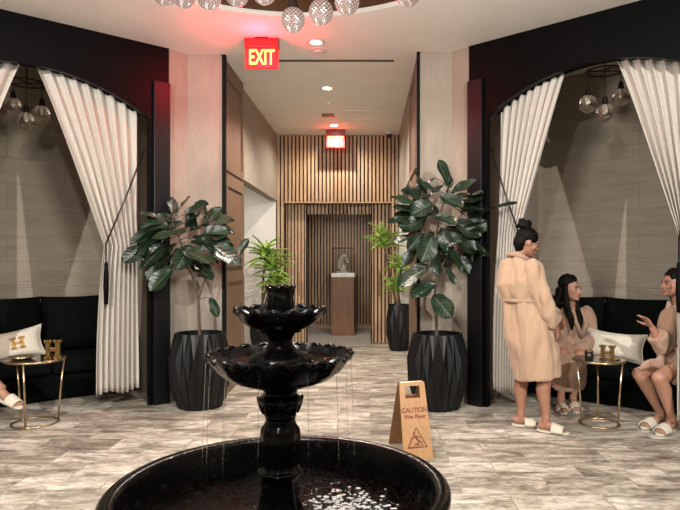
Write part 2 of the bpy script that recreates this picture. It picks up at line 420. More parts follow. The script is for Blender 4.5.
# dark recess behind the doors
m=MB(); m.box(-1.9,12.2,0,.9,12.3,2.4); m.box(-1.9,9.9,0,-1.8,12.2,2.4); m.box(.8,9.9,0,.9,12.2,2.4); struct(m.build('wall_back',M['gap']))
m=MB()
for i in range(42):
    x=-1.79+i*.0617; m.box(x,12.155,.07,x+.038,12.2,2.34)
m.box(-1.8,12.14,0,.8,12.2,.07); m.box(-.56,12.145,.07,-.53,12.2,2.32)
struct(m.build('wall_back',M['slat']))
for k,(xa,xb,hx) in enumerate(((-1.40,-1.035,-1.165),(.016,.36,.145))):
    m=MB(); m.box(xa,9.885,.01,xa+.02,9.95,2.31); m.box(xb-.02,9.885,.01,xb,9.95,2.31)
    nn=int((xb-xa)/.060)
    for i in range(nn+1):
        x=xa+i*(xb-xa-.036)/nn; m.box(x,9.885,.01,x+.036,9.93,2.31)
    d=struct(m.build('door_%d'%(k+1),M['slat']))
    m=MB(); m.box(xa+.02,9.93,.01,xb-.02,9.945,2.31); m.build('backing_board',M['gap'],d)
    h=MB(); h.tube([(hx,9.80,.80),(hx,9.80,1.20)],.012,8); h.tube([(hx,9.80,.84),(hx,9.89,.84)],.008,6); h.tube([(hx,9.80,1.16),(hx,9.89,1.16)],.008,6)
    h.build('door_handle',M['brass'],d)
# alcoves
for side in (-1,1):
    nm='left' if side<0 else 'right'; q=side
    out=[(0,0),(0,H),(2.36,H),(2.36,0),(ARC_C+ARC_W,0)]
    N_=28
    for i in range(N_+1):
        s=ARC_C+ARC_W-2*ARC_W*i/N_; out.append((s,arch_z(s)))
    out.append((ARC_C-ARC_W,0))
    m=MB(); m.prism([V((q*s,0,z)) for s,z in out],V((0,.06,0)))
    frame_obj(struct(m.build('wall_'+nm,M['black'])),side)
    m=MB(); m.bbox(min(q*.0,q*.155),-.035,0,max(q*.0,q*.155),.0,3.06,.006); m.bbox(min(q*2.17,q*2.34),-.035,0,max(q*2.17,q*2.34),.0,3.06,.006)
    frame_obj(struct(m.build('trim_%d'%(7+(side>0)),M['strip'])),side)
    m=MB(); m.box(min(q*-.1,q*2.5),1.5,0,max(q*-.1,q*2.5),1.6,H)
    frame_obj(struct(m.build('wall_'+nm,M['block'])),side)
    m=MB(); m.box(min(q*-.1,0),.06,0,max(q*-.1,0),1.5,H); m.box(min(q*2.36,q*2.46),.06,0,max(q*2.36,q*2.46),1.5,H)
    frame_obj(struct(m.build('wall_'+nm,M['wall'])),side)
    a=L(side,2.36,0,0); xx=a.x
    m=MB(); m.box(min(xx,xx+side*.1),-1.8,0,max(xx,xx+side*.1),a.y+.05,H); struct(m.build('wall_'+nm,M['wall']))
m=MB(); m.box(-4,-1.8,0,3,-1.7,H); struct(m.build('wall_rear',M['wall']))
# ------------------------------------------------------------------ ceiling fittings
def downlight(px,py,on=1,label='',power=30,size=.05,spread=70,col=(1,.9,.78)):
    Y=F*(H-CAMZ)/(CY-py); x=(px-CX)/F*Y
    t=thing('ceiling_downlight',label,'ceiling light',(x,Y,H),'recessed ceiling downlights')
    m=MB(); m.lathe([(.05,-.001),(.075,-.001),(.078,-.006),(.072,-.011),(.052,-.006),(.05,-.001)],(x,Y,H),28,cap=False); m.build('trim_ring',M['white'],t,smooth=True)
    m=MB(); m.lathe([(.0501,-.003),(.03,-.0035),(.0005,-.004)],(x,Y,H),24,cap=False); m.build('lamp_lens',M['lampon'],t)
    l=bpy.data.lights.new('downlight_lamp','SPOT'); l.energy=power; l.spot_size=math.radians(spread*2); l.spot_blend=.6; l.shadow_soft_size=size; l.color=col
    lo=bpy.data.objects.new('downlight_lamp',l); C.objects.link(lo); lo.location=(x,Y,H-.03); return t
downlight(316,42,1,'bright glaring ceiling downlight just right of the nearer EXIT sign',120)
downlight(327,88,1,'small ceiling downlight midway down the corridor',190)
downlight(334,125.2,1,'small ceiling downlight right in front of the far EXIT sign',95,.02,80)
def disc(px,py,r,label,name,cat,mat,sq=False):
    Y=F*(H-CAMZ)/(CY-py); x=(px-CX)/F*Y; m=MB()
    if sq: m.bbox(x-r,Y-r,H-.012,x+r,Y+r,H+.01,.003)
    else: m.lathe([(0.001,-.022),(r*.45,-.022),(r*.5,-.008),(r,-.008),(r,0)],(x,Y,H),28,cap=False)
    return tag(m.build(name,mat,org=(x,Y,H)),label,cat)
disc(319,50.5,.085,'flat round grey ceiling disc behind the glaring downlight','ceiling_speaker','speaker',M['white'])
disc(329.5,103,.06,'small round ceiling disc between the corridor downlights','smoke_detector','smoke detector',M['white'])
disc(328,115,.085,'small square grey air grille on the corridor ceiling','air_grille','vent',M['grey'],True)
m=MB(); Y=F*(H-CAMZ)/(CY-60.5); m.box((278-CX)/F*Y,Y-.025,H-.006,(394-CX)/F*Y,Y+.025,H+.01); tag(m.build('linear_air_slot',M['grey'],org=(-.4,Y,H)),'long thin dark air slot across the corridor mouth ceiling','vent')
m=MB(); ya,yb=F*(H-CAMZ)/(CY-110.5),F*(H-CAMZ)/(CY-119.5)
ya,yb=min(ya,yb),max(ya,yb); xa,xb=-.35,.3
for (p,q_,r,s_) in ((xa,ya,xb,ya+.015),(xa,yb-.015,xb,yb),(xa,ya+.015,xa+.012,yb-.015),(xb-.012,ya+.015,xb,yb-.015)): m.box(p,q_,H-.006,r,s_,H+.01)
tag(m.build('access_hatch',M['ceiling'],org=(xa,ya,H)),'faint rectangular access hatch outline on the corridor ceiling','hatch')
t=thing('security_camera','tiny white security camera in the top right corner of the slatted wall','camera',(.3,9.5,H))
m=MB(); m.lathe([(.05,0),(.05,-.03),(.02,-.035)],(.3,9.5,H),20); m.build('mount',M['white'],t)
m=MB(); m.ball((.3,9.5,H-.045),.04,16); m.build('dome',M['darkmetal'],t,smooth=True)
def exit_sign(px,py0,py1,w,Y,label,n_emit,glow):
    xc=(px-CX)/F*Y; zt=CAMZ-(py0-CY)/F*Y; zb=CAMZ-(py1-CY)/F*Y; hw=w/2
    t=thing('exit_sign',label,'exit sign',(xc,Y,H),'red lit exit signs')
    m=MB(); m.bbox(xc-.06,Y-.045,zt,xc+.06,Y+.045,H,.004); m.build('ceiling_mount',M['socket'],t)
    hz=zt-(zt-zb)*.32
    m=MB(); m.bbox(xc-hw,Y-.04,hz,xc+hw,Y+.04,zt,.006); m.build('housing',M['exithouse'],t)
    m=MB(); m.bbox(xc-hw*.97,Y-.022,zb,xc+hw*.97,Y+.022,hz,.004); f=m.build('lit_panel',M['exitred'],t)
    hh=(hz-zb)
    MX=Matrix.Translation((xc,Y-.024,(hz+zb)/2))@Matrix.Rotation(PI/2,4,'X')@Matrix.Diagonal((.78,1.30,1,1))
    tm=text_mb('EXIT',hh*.82,MX,.002,bold=.003); tm.build('letters',M['exitlet'],f)
    l=bpy.data.lights.new('exit_lamp','POINT'); l.shadow_soft_size=.06; l.energy=glow; l.color=(1,.01,.03)
    lo=bpy.data.objects.new('exit_lamp',l); C.objects.link(lo); lo.location=(xc,Y-.24,zt-.16)
exit_sign(262,39.5,68.5,.31,5.5,'nearer red EXIT sign under the ceiling at the corridor mouth',1,26)
exit_sign(335.5,130,148,.30,9.34,'farther red EXIT sign in front of the slatted wall',1,1.5)
# ------------------------------------------------------------------ chandelier
def crystal_mat():
    k=N('cut_crystal'); tc=k.n('ShaderNodeTexCoord'); sp=k.n('ShaderNodeSeparateXYZ'); k.l(tc.outputs['UV'],sp.inputs[0])
    def mth(op,a,b=None):
        x=k.n('ShaderNodeMath',operation=op)
        for i,q in enumerate((a,b)):
            if q is None: continue
            if hasattr(q,'is_output'): k.l(q,x.inputs[i])
            else: x.inputs[i].default_value=q
        return x.outputs[0]
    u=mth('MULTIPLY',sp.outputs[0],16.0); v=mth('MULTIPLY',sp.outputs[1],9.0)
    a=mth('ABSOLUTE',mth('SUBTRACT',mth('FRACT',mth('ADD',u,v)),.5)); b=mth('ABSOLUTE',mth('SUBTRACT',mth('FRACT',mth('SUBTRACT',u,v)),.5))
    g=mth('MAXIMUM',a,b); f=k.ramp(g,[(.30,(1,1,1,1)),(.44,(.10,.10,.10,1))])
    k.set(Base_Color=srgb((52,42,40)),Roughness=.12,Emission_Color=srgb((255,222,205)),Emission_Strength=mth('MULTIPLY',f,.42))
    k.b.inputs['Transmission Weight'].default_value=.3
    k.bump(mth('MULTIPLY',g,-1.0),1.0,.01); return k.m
M['cut']=crystal_mat()
ch=thing('chandelier','large bronze ring chandelier with faceted crystal globe pendants above the fountain','chandelier',(-.45,2.6,H+.5))
cx,cy=-.45,2.6
m=MB(); m.lathe([(.3,0),(.3,-.04),(.1,-.07),(.02,-.08)],(cx,cy,H+.5),32); m.build('canopy',M['socket'],ch,smooth=False)
m=MB(); R=.62; n=48
m.tube([(cx+R*math.cos(2*PI*i/n),cy+R*math.sin(2*PI*i/n),3.18) for i in range(n+1)],.018,8,cap=False)
for a in (0.4,.4+PI/2,.4+PI,.4+3*PI/2): m.tube([(cx+R*math.cos(a),cy+R*math.sin(a),3.18),(cx+.08*math.cos(a),cy+.08*math.sin(a),3.85)],.007,6)
m.build('ring_frame',M['socket'],ch,smooth=True)
gl=[(293,20,3.17),(321,12,3.12),(347,1.5,3.06),(165,-7,3.1),(184,-5,3.16),(209,-3,3.1),(237,-6,3.2),(264,-8,3.15),(408,-7,2.95)]
pos=[P(*g) for g in gl]
for i in range(9):
    a=PI*1.02+i*PI/9; pos.append(V((cx+R*math.cos(a),cy+R*math.sin(a),2.72+.06*math.sin(i*2.3))))
for p in pos:
    m=MB(); q=V((p.x,p.y,3.18)); m.tube([p+V((0,0,.085)),q],.004,6)
    dv=V((cx,cy,3.18))-q; rr=dv.length; qq=V((cx,cy,3.18))-dv.normalized()*R; m.tube([q,V((qq.x,qq.y,3.18))],.006,6)
    m.lathe([(.008,.14),(.013,.12),(.02,.10),(.03,.068),(.034,.055),(.0,.05)],p,16)
    pe=m.build('pendant_socket',M['socket'],ch)
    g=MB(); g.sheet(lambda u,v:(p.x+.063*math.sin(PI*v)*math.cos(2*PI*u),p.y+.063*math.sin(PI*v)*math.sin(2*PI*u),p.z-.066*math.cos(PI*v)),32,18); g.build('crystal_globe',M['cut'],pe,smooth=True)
# ------------------------------------------------------------------ curtains
def spx(side,px,n):
    a=L(side,0,n,0); u=L(side,1,n,0)-a; k=(px-CX)/F
    return (k*a.y-a.x)/(u.x-k*u.y)
def curtain(side,s_in,s_out,label,seed,tz=1.47,tie_in=.60,tie_out=.30,bot_in=.66,bot_out=.26,zb=.14,npl=8,nn=.16,tw=None):
    rnd=random.Random(seed); ph=[rnd.uniform(0,6.28) for _ in range(6)]
    def fn(u,v):
        zt=arch_z(lerp(s_out,s_in,u))+.03
        # v: 0 top .. 1 bottom
        vt=.52
        if v<vt:
            k=v/vt; z=lerp(zt,tz,k); e=k**.92
            si=lerp(s_in,tie_in,e) ; so=lerp(s_out,tie_out,k)
        else:
            k=(v-vt)/(1-vt); z=lerp(tz,zb+.015*math.sin(u*9+ph[0]),k); e=1-(1-k)**2.2
            si=lerp(tie_in,bot_in,e); so=lerp(tie_out,bot_out,e)
        g=abs(z-tz); wd=abs(si-so); ref=abs(s_in-s_out)
        s=lerp(so,si,u)
        amp=lerp(.040,.022,min(1,g/1.2)) if z>tz else lerp(.040,.036,min(1,g/.5))
        f=math.sin(u*npl*2*PI+ph[1]+.6*math.sin(v*5+ph[2]))+.22*math.sin(u*npl*4.3*PI+ph[3]+v*2)
        return L(side,s,nn+amp*f,z)
    m=MB(); m.sheet(fn,150,46)
    t=thing('tied_back_curtain',label,'curtain',tuple(L(side,tie_out,nn,0)),'ivory curtains of the alcoves')
    o=m.build('drape',M['curtain'],t,smooth=True); md=o.modifiers.new('s','SOLIDIFY'); md.thickness=.004
    # cord from the jamb, wrap and tassel
    sgn=1 if tie_in>tie_out else -1
    top=L(side,tie_out-sgn*.045,.085,2.42); wrap=L(side,tie_in+sgn*.012,nn-.07,tz+.02)
    m=MB(); m.tube([top,lerp(top,wrap,.5)+V((0,0,-.02)),wrap],.008,8)
    ring=[]
    for i in range(21):
        a=2*PI*i/20; ring.append(L(side,(tie_in+tie_out)/2+(abs(tie_in-tie_out)/2+.015)*math.cos(a),nn+.085*math.sin(a),tz+.0+.03*math.cos(a)*sgn))
    m.build('tie_cord',M['darkmetal'],t,smooth=True)
    m=MB(); b=wrap; m.tube([b,b-V((0,0,.18))],.006,6); m.lathe([(.004,-.16),(.018,-.19),(.014,-.22),(.02,-.26),(.024,-.40),(.018,-.55),(.002,-.56)],b,12)
    m.build('tassel',M['blackmatte'],t,smooth=True)
    return t
def sp(side,*p): return [spx(side,x,.16) for x in p]
a_=sp(-1,36,136.5,105,137,96,138); curtain(-1,a_[0],a_[1],'ivory curtain swept to the right in the left alcove, cord and tassel beside it',3,1.50,*a_[2:],zb=.14)
a_=sp(-1,20,105,96); curtain(-1,a_[0],2.06,'ivory curtain at the left edge of the photo, only its upper corner in view',5,1.50,1.72,1.87,1.68,1.88)
a_=sp(1,565,501,520,499,515.5,494); curtain(1,a_[0],a_[1],'ivory curtain behind the standing person in the right alcove',8,1.62,*a_[2:],zb=.14,npl=8)
a_=sp(1,617,683,677.5); curtain(1,a_[0],2.09,'ivory curtain swept to the right edge of the photo in the right alcove',11,1.5,a_[1],1.88,a_[2],1.89)
# rods? the heading band that follows each arch
for side in (-1,1):
    m=MB(); m.tube([L(side,s,.16,arch_z(s)+.03) for s in [.22+.0627*i for i in range(31)]],.012,8)
    tag(m.build('curtain_track',M['blackmatte'],org=tuple(L(side,1.16,.16,3.0))),'curved dark curtain track behind the %s black arch'%('left' if side<0 else 'right'),'curtain track','curtain tracks')
# ------------------------------------------------------------------ banquette sofas
def cushion_mb(w,h,d,M_,n=14,puff=1.0,pinch=0):
    m=MB()
    for sg in (-1,1):
        def fn(u,v):
            x=(u-.5)*2; y=(v-.5)*2
            k=max(0,(1-x**4)*(1-y**4))**.5
            px_=x*(w/2)*(1-.06*(1-abs(x))*0-.05*(y*y)*0+.04*abs(x)*(y*y)-.02); pz=y*(h/2)*(1+.05*abs(y)*(x*x)-.03)*(1-pinch*1.6*(1-x*x)*y*y); px_*=(1-pinch*(1-y*y)*x*x)
            return M_@V((px_,sg*k*d/2*puff,pz))
        m.sheet(fn,n,n)
    return m
def sofa(side,label):
    t=thing('banquette_sofa',label,'sofa',tuple(L(side,1.15,.9,0)),'dark green alcove sofas')
    R_=Matrix.Translation(AL if side<0 else AR)@Matrix.Rotation(math.atan2(.65,.76) if side<0 else math.atan2(-.65,.76),4,'Z')
    q=side
    def bb(name,s0,n0,z0,s1,n1,z1,b=.04):
        m=MB(); a,c=sorted((q*s0,q*s1)); m.bbox(a,n0,z0,c,n1,z1,b,R_,4); o=m.build(name,M['velvet'],t); smoothby(o,50); return o
    bb('base',.03,.78,.02,2.33,1.45,.28,.02)
    bb('backrest',.03,1.28,.2,2.33,1.48,.93,.05)
    bb('armrest',.03,.72,.02,.2,1.4,.62,.05)
    bb('armrest',2.16,.72,.02,2.33,1.4,.62,.05)
    for k in range(3):
        s0=.205+k*.65; bb('seat_cushion',s0,.70,.27,s0+.64,1.3,.43,.05)
    for k in range(3):
        s0=.205+k*.65; m=cushion_mb(.64,.56,.22,R_@Matrix.Translation((q*(s0+.32),1.19,.715))@Matrix.Rotation(math.radians(-8),4,'X')); m.build('back_cushion',M['velvet'],t,smooth=True)
sofa(-1,'dark green velvet sofa along the back of the left alcove'); sofa(1,'dark green velvet sofa along the back of the right alcove')
# ------------------------------------------------------------------ alcove pendants
def pend(side,cluster,label,pl):
    c=P(*cluster)
    t=thing('globe_pendant_light',label,'pendant light',(c.x,c.y,H))
    m=MB(); m.lathe([(.07,0),(.07,-.025),(.02,-.03)],(c.x,c.y,H),24); m.tube([(c.x,c.y,H),(c.x,c.y,c.z)],.007,8); m.lathe([(.17,.0),(.17,.012),(.15,.012),(.15,0),(.17,0)],c,32,cap=False); m.tube([(c.x-.16,c.y,c.z+.006),(c.x+.16,c.y,c.z+.006)],.006,6); m.tube([(c.x,c.y-.16,c.z+.006),(c.x,c.y+.16,c.z+.006)],.006,6)
    m.build('ring_frame',M['socket'],t)
    for g in pl:
        p=P(*g); r=.082; m=MB(); m.tube([V((p.x,p.y,c.z)),p+V((0,0,r+.03))],.004,6); m.lathe([(.006,r+.07),(.02,r+.055),(.026,r+.01),(.034,r-.012),(.0,r-.013)],p,16); s_=m.build('lamp_socket',M['socket'],t)
        m=MB(); m.ball(p,r,24); m.ball(p,r-.004,24); m.build('glass_globe',M['bulbglass'],s_,smooth=True)
        m=MB(); m.ball(p+V((0,0,.02)),(.012,.012,.025),10); m.build('bulb',M['filament'],s_,smooth=True)
pend(1,(605,72,5.45),'cluster of clear glass globe pendants hanging in the right alcove',[(588,104,5.45),(605,113,5.30),(621,97,5.55)])
pend(-1,(27,84,5.6),'cluster of clear glass globe pendants hanging in the left alcove',[(26,121,5.45),(42,114,5.6),(13,106,5.7)])
# ------------------------------------------------------------------ fountain
FX,FY=-.417,2.79
def zf(y): return CAMZ-(y-CY)/F*FY
ft=thing('tiered_fountain','black stone tiered fountain with scalloped bowls and round basin','fountain',(FX,FY,0))
R0=.785
m=MB(); m.lathe([(.62,0),(.66,.03),(.70,.10),(.735,.20),(.74,.25),(.765,.262),(.787,.285),(.787,.312),(.77,.327),(.745,.33),(.722,.322),(.712,.30),(.70,.2),(.66,.06),(.02,.05)],(FX,FY,0),128,cap=False)
m.lathe([(.62,0),(.001,0.001)],(FX,FY,0),128,cap=False)
smoothby(m.build('basin',M['stone'],ft),50)
m=MB(); m.lathe([(.697,.165),(.001,.165)],(FX,FY,0),96,cap=False); m.build('basin_water',M['water'],ft,smooth=True)
# pedestal with acanthus ribs
pr=[(.18,.05),(.18,.09),(.15,.12),(.125,.17),(.10,.22),(.085,.28),(.083,.36),(.10,.375),(.10,.39),(.078,.405),(.083,.46),(.09,.52),(.088,.575),(.075,.60),(.068,.625),(.074,.645),(.072,.665),(.095,.70),(.098,.725),(.075,.745),(.09,.775),(.11,.80)]
def ribs(r,z,a,j): return (r*(1+.05*math.cos(8*a)*(1 if .1<z<.6 else .3)),z)
pr2=catmull([V((r,z,0)) for r,z in pr],3)
m=MB(); m.lathe([(p.x,p.y) for p in pr2],(FX,FY,0),64,ribs)
for i in range(8):       # leaves of the capital and of the belly
    a=2*PI*i/8+.2
    for (z0,z1,r0,r1,w) in ((.655,.735,.072,.104,.024),):
        pts=[V((FX+lerp(r0,r1,t)*math.cos(a),FY+lerp(r0,r1,t)*math.sin(a),lerp(z0,z1,t))) for t in (0,.3,.6,.85,1)]
        m.tube(pts,[w*.5,w*.6,w*.55,w*.4,w*.15],8)
smoothby(m.build('pedestal',M['stone'],ft),60)
def scal(n,amp,zr):
    def f(r,z,a,j):
        w=abs(math.cos(n*a/2)); k=max(0,min(1,(z-zr)/.05))
        return (r*(1+amp*k*(w-.5)),z+.016*k*(w-.4))
    return f
def bowl(zr,R,dep,n,name,inner):
    m=MB(); prof=[(.06,-dep),(.10,-dep*.985),(R*.45,-dep*.92),(R*.7,-dep*.72),(R*.86,-dep*.45),(R*.955,-dep*.16),(R*1.0,-.006),(R*1.01,.004),(R*.97,.008),(R*.90,-dep*.16),(R*.78,-dep*.40),(R*.5,-dep*.62),(.02,-dep*.7)]
    m.lathe([(r,zr+z) for r,z in prof],(FX,FY,0),160,scal(n,.06,zr-dep*.5),cap=False)
    o=m.build(name,M['stone'],ft); smoothby(o,55)
    m=MB(); m.lathe([(R*.885,zr-dep*.20),(.001,zr-dep*.20)],(FX,FY,0),64,cap=False); m.build('bowl_water',M['water'],o,smooth=True)
    m=MB()
    for i in range(n):        # curled lip petals
        a=2*PI*(i)/n; c=V((FX+R*.985*math.cos(a),FY+R*.985*math.sin(a),zr-.002)); d=V((-math.sin(a),math.cos(a),0)); hw=PI*R/n*.92
        m.tube([c-d*hw+V((0,0,-.012)),c-d*hw*.5+V((0,0,.002)),c+V((0,0,.008)),c+d*hw*.5+V((0,0,.002)),c+d*hw+V((0,0,-.012))],[.004,.010,.013,.010,.004],8)
    m.build('scalloped_lip',M['stone'],o,smooth=True)
    return o
bowl(.925,.333,.150,22,'lower_bowl',0); bowl(1.132,.210,.10,16,'upper_bowl',0)
m=MB(); pr=[(.075,.80),(.08,.84),(.11,.86),(.135,.868),(.12,.885),(.14,.905),(.13,.925),(.08,.945),(.06,.97),(.055,.99),(.06,1.01),(.075,1.03),(.06,1.045),(.05,1.06)]
m.lathe(pr,(FX,FY,0),48,lambda r,z,a,j:(r*(1+.06*abs(math.cos(5*a))*(1 if .85<z<.93 else 0)),z)); smoothby(m.build('middle_stem',M['stone'],ft),60)
m=MB(); pr=[(.045,1.06),(.05,1.09),(.058,1.12),(.062,1.15),(.058,1.19),(.060,1.215),(.068,1.235),(.070,1.243),(.063,1.243),(.05,1.20),(.02,1.18)]
m.lathe(pr,(FX,FY,0),64,lambda r,z,a,j:(r*(1+(.04*math.cos(10*a) if z<1.2 else .07*math.cos(10*a))),z+(.006*math.cos(10*a) if z>1.23 else 0)),cap=False); smoothby(m.build('finial_cup',M['stone'],ft),60)
m=MB(); rnd=random.Random(4)
for (a,r) in ((3.75,.335),(3.3,.335),(4.1,.33),(4.6,.335),(5.2,.335),(5.65,.335),(6.1,.335),(2.6,.335),(.5,.335)):
    x=FX+r*math.cos(a); y=FY+r*math.sin(a); pts=[V((x+.02*math.cos(a)*(1-(1-t)**2),y+.02*math.sin(a)*(1-(1-t)**2),lerp(.915,.167,t))) for t in [k/14 for k in range(15)]]
    m.tube(pts,[.0008+.0006*rnd.random() for _ in pts],6)
m.build('falling_water',M['water'],ft,smooth=True)
m=MB()
for i in range(280):      # splash on the basin water: white dots painting glints of lit ripples
    a=rnd.uniform(0,6.28); c=V((FX+.30+rnd.gauss(0,.10),FY+.12+rnd.gauss(0,.10),.166)); q_=rnd.uniform(.5,1.5); 
    if (c-V((FX,FY,.166))).length<.66: m.ball(c,(.010*q_,.006*q_,.003),8)
m.build('splash_glints',M['glint'],ft,smooth=True)['kind']='stuff'
# ------------------------------------------------------------------ planters and fiddle leaf figs
def planter_mb(R,Hh,n=19):
    m=MB(); rows=[(0,.74,0),(.10,.80,0),(.36,1.0,.5),(.62,1.02,1),(.86,.93,.5),(1.0,.84,0)]
    seg=n*2; vs=[];fs=[]
    lv=[(0,.76,.5),(.33,1.0,.0),(.67,1.03,1.0),(1.0,.86,.5)]
    for (t,r,ph) in lv:
        for i in range(seg):
            a=2*PI*i/seg; rid=1 if i%2==0 else -1
            k=lerp(rid,-rid,ph)*.055 if ph!=.5 else rid*0.02
            vs.append(V((R*(r+k)*math.cos(a),R*(r+k)*math.sin(a),Hh*t)))
    nl=len(lv)
    for j in range(nl-1):
        for i in range(seg):
            k=(i+1)%seg; a,b,c,d=j*seg+i,j*seg+k,(j+1)*seg+k,(j+1)*seg+i
            if i%2==0: fs+=[(a,b,c),(a,c,d)] if j%2 else [(a,b,d),(b,c,d)]
            else: fs+=[(a,b,d),(b,c,d)] if j%2 else [(a,b,c),(a,c,d)]
    # inner wall
    b0=len(vs)
    for (t,r) in ((1.0,.80),(.90,.80)):
        for i in range(seg): a=2*PI*i/seg; vs.append(V((R*r*math.cos(a),R*r*math.sin(a),Hh*t)))
    top=(nl-1)*seg
    for i in range(seg):
        k=(i+1)%seg; fs+=[(top+i,top+k,b0+k,b0+i),(b0+i,b0+k,b0+seg+k,b0+seg+i)]
    fs.append(tuple(range(seg-1,-1,-1))); m.add(vs,fs); return m
def leaf(m,base,tip,nrm,w,droop=.12,shape='fig',nu=8,nv=12,fold=.12,twist=0):
    base=V(base);tip=V(tip); d=tip-base; Ln=d.length; d.normalize(); nrm=V(nrm); nrm=(nrm-d*nrm.dot(d))
    if nrm.length<.05: nrm=V((0,0,1)).cross(d)
    nrm.normalize(); sd=d.cross(nrm)
    rp=random.random()*6
    def fn(u,v):
        x=(u-.5)*2
        if shape=='fig': ww=w*.5*(math.sin(PI*min(1,v**.82))**.62)*(.70+.42*v - .10*math.exp(-((v-.35)/.12)**2)) if 0<v<1 else 0
        else: ww=w*.5*(math.sin(PI*v**.7)**.8) if 0<v<1 else 0
        wob=.035*Ln*math.sin(v*9+rp+x*1.5)*abs(x)
        z=fold*w*(abs(x)**1.5)-droop*Ln*(v*v)*1.0+wob*(1 if shape=='fig' else .2)
        return base+d*(Ln*v)+sd*(x*ww)+nrm*z
    m.sheet(fn,nu,nv)
def fig_tree(name,label,px,Yc,trunk,leaves,nfill,crown,seed):
    rnd=random.Random(seed); bx=(px-CX)/F*Yc
    t=thing('potted_fiddle_leaf_fig',label,'plant',(bx,Yc,0),'fiddle leaf figs in black planters')
    R,Hh=.262,.69
    pm=planter_mb(R,Hh); q=MB(); q.add([v+ (V((bx,Yc,0))) for v in map(V,pm.v)],pm.f); q.build('planter',M['planter'],t)
    q=MB(); q.lathe([(R*.795,Hh*.92),(.001,Hh*.93)],(bx,Yc,0),32,cap=False); q.build('soil',M['soil'],t)
    tr=MB(); nodes=[]
    for path in trunk:
        pts=catmull([P(a,b,Yc+dy) for a,b,dy,r in path],5); rr=[r for *_,r in path]
        rad=[lerp(rr[min(i//5,len(rr)-1)],rr[min(i//5+1,len(rr)-1)],(i%5)/5) for i in range(len(pts))]
        tr.tube(pts,rad,10); nodes+=pts[len(pts)//4:]
    fol=MB()
    def ylim(q_):
        if q_<170: return L(-1,spx(-1,q_,-.07),-.07,0).y
        if q_>468: return L(1,spx(1,q_,-.07),-.07,0).y
        return 5.80
    def put(a,b,c,d,dy0,dy1,wf=.62,nz=None):
        dy0=min(dy0,ylim(a)-Yc-.02); dy1=min(dy1,ylim(c)-Yc-.03)
        p0=P(a,b,Yc+dy0); p1=P(c,d,Yc+dy1); n_=nz or V((rnd.uniform(-.5,.5),rnd.uniform(-1.0,-.25),rnd.uniform(.35,1)))
        Ln=(p1-p0).length
        leaf(fol,p0,p1,n_,Ln*wf,rnd.uniform(.02,.14),'fig')
        nd=min(nodes,key=lambda q_:(q_-p0).length+ (0.6 if q_.z>p0.z+.06 else 0))
        mid=lerp(nd,p0,.5)+V((0,0,.015)); tr.tube([nd,mid,p0,lerp(p0,p1,.12)],[.005,.004,.0035,.002],6)
    for (a,b,c,d,*o_) in leaves:
        dy=o_[0] if o_ else rnd.uniform(-.22,.12)
        put(a,b,c,d,dy*.6,dy+rnd.uniform(-.1,.06),o_[1] if len(o_)>1 else .66)
    cx_,cy_,rx_,ry_=crown
    for i in range(nfill):
        a=rnd.uniform(0,2*PI); k=math.sqrt(rnd.uniform(.02,.75)); x=cx_+rx_*k*math.cos(a); y=cy_+ry_*k*math.sin(a)
        ang=math.atan2(y-cy_,x-cx_)+rnd.uniform(-.9,.9); ln=rnd.uniform(18,28)
        dy=rnd.uniform(-.10,.24)
        put(x,y,x+ln*math.cos(ang),y+ln*math.sin(ang)*.8+3,dy*.5,dy,rnd.uniform(.6,.75),V((rnd.uniform(-.7,.7),rnd.uniform(-1,.6),rnd.uniform(.3,1))))
    tr.build('trunk',M['bark'],t,smooth=True)
    o=fol.build('foliage',M['fig'],t,smooth=True)
    return t
LL=[(146,246,122,262,-.2),(152,232,131,243,-.05),(158,218,139,212,.05),(172,214,172,197,.0,.6),(186,214,208,203,.0),(203,224,222,208,.05),
(186,232,150,238,-.2,.62),(166,244,141,266,-.1),(174,268,148,290,-.22,.75),(160,262,146,280,.05),(184,250,213,263,-.25,.75),(213,246,241,264,-.15,.8),(238,256,248,238,-.05,.5),
(192,262,213,280,.0),(183,224,158,228,.05),(204,232,230,230,0),(176,244,158,266,-.1),(200,240,234,250,.05),(172,216,148,226,.1),(196,230,188,210,.1),(211,298,218,318,-.05,.45),(182,206,190,196,.1),(170,226,140,228,-.1),(190,246,176,270,-.2,.7),(206,216,196,202,.1),(160,250,135,254,.0)]
fig_tree('l','fiddle leaf fig in a faceted black planter left of the fountain',200,5.63,
 [[(200,345,0,.016),(199,318,0,.014),(198,300,.0,.013),(194,280,0,.011),(186,262,-.02,.009),(180,240,-.03,.007),(172,222,0,.005)],
  [(198,300,0,.011),(203,285,.02,.009),(210,262,.04,.007),(212,240,.04,.006),(208,220,.05,.004)],[(190,270,0,.007),(170,258,.03,.005),(155,240,.03,.004)],[(211,258,.03,.006),(225,250,.0,.004),(236,256,-.02,.003)]],
 LL,40,(184,238,40,27),2)
RR=[(450,188,438,160,-.1,.62),(452,194,476,178,-.1,.6),(424,192,416,172,0,.5),(428,198,444,184,.0,.45),(420,207,392,197,-.1,.55),(432,204,410,214,-.25,.8),(446,202,472,194,.0),
(452,206,482,210,.05),(484,211,517,203,-.1,.52),(436,216,458,224,-.25,.65),(428,216,402,232,-.1),(424,226,398,224,.0),(456,222,482,236,-.05),(450,236,478,252,-.1,.7),(422,234,408,250,-.05),
(432,236,422,262,-.22,.75),(446,248,464,270,-.1,.65),(428,266,398,287,-.2,.62),(436,284,411,298,-.25,.85),(434,296,452,318,-.2,.75),(446,268,456,284,.0,.6),(442,228,448,252,-.15),(440,196,464,206,-.2,.7),(462,198,484,192,.1,.6),(436,178,426,186,.05),(438,240,462,240,-.1,.7)]
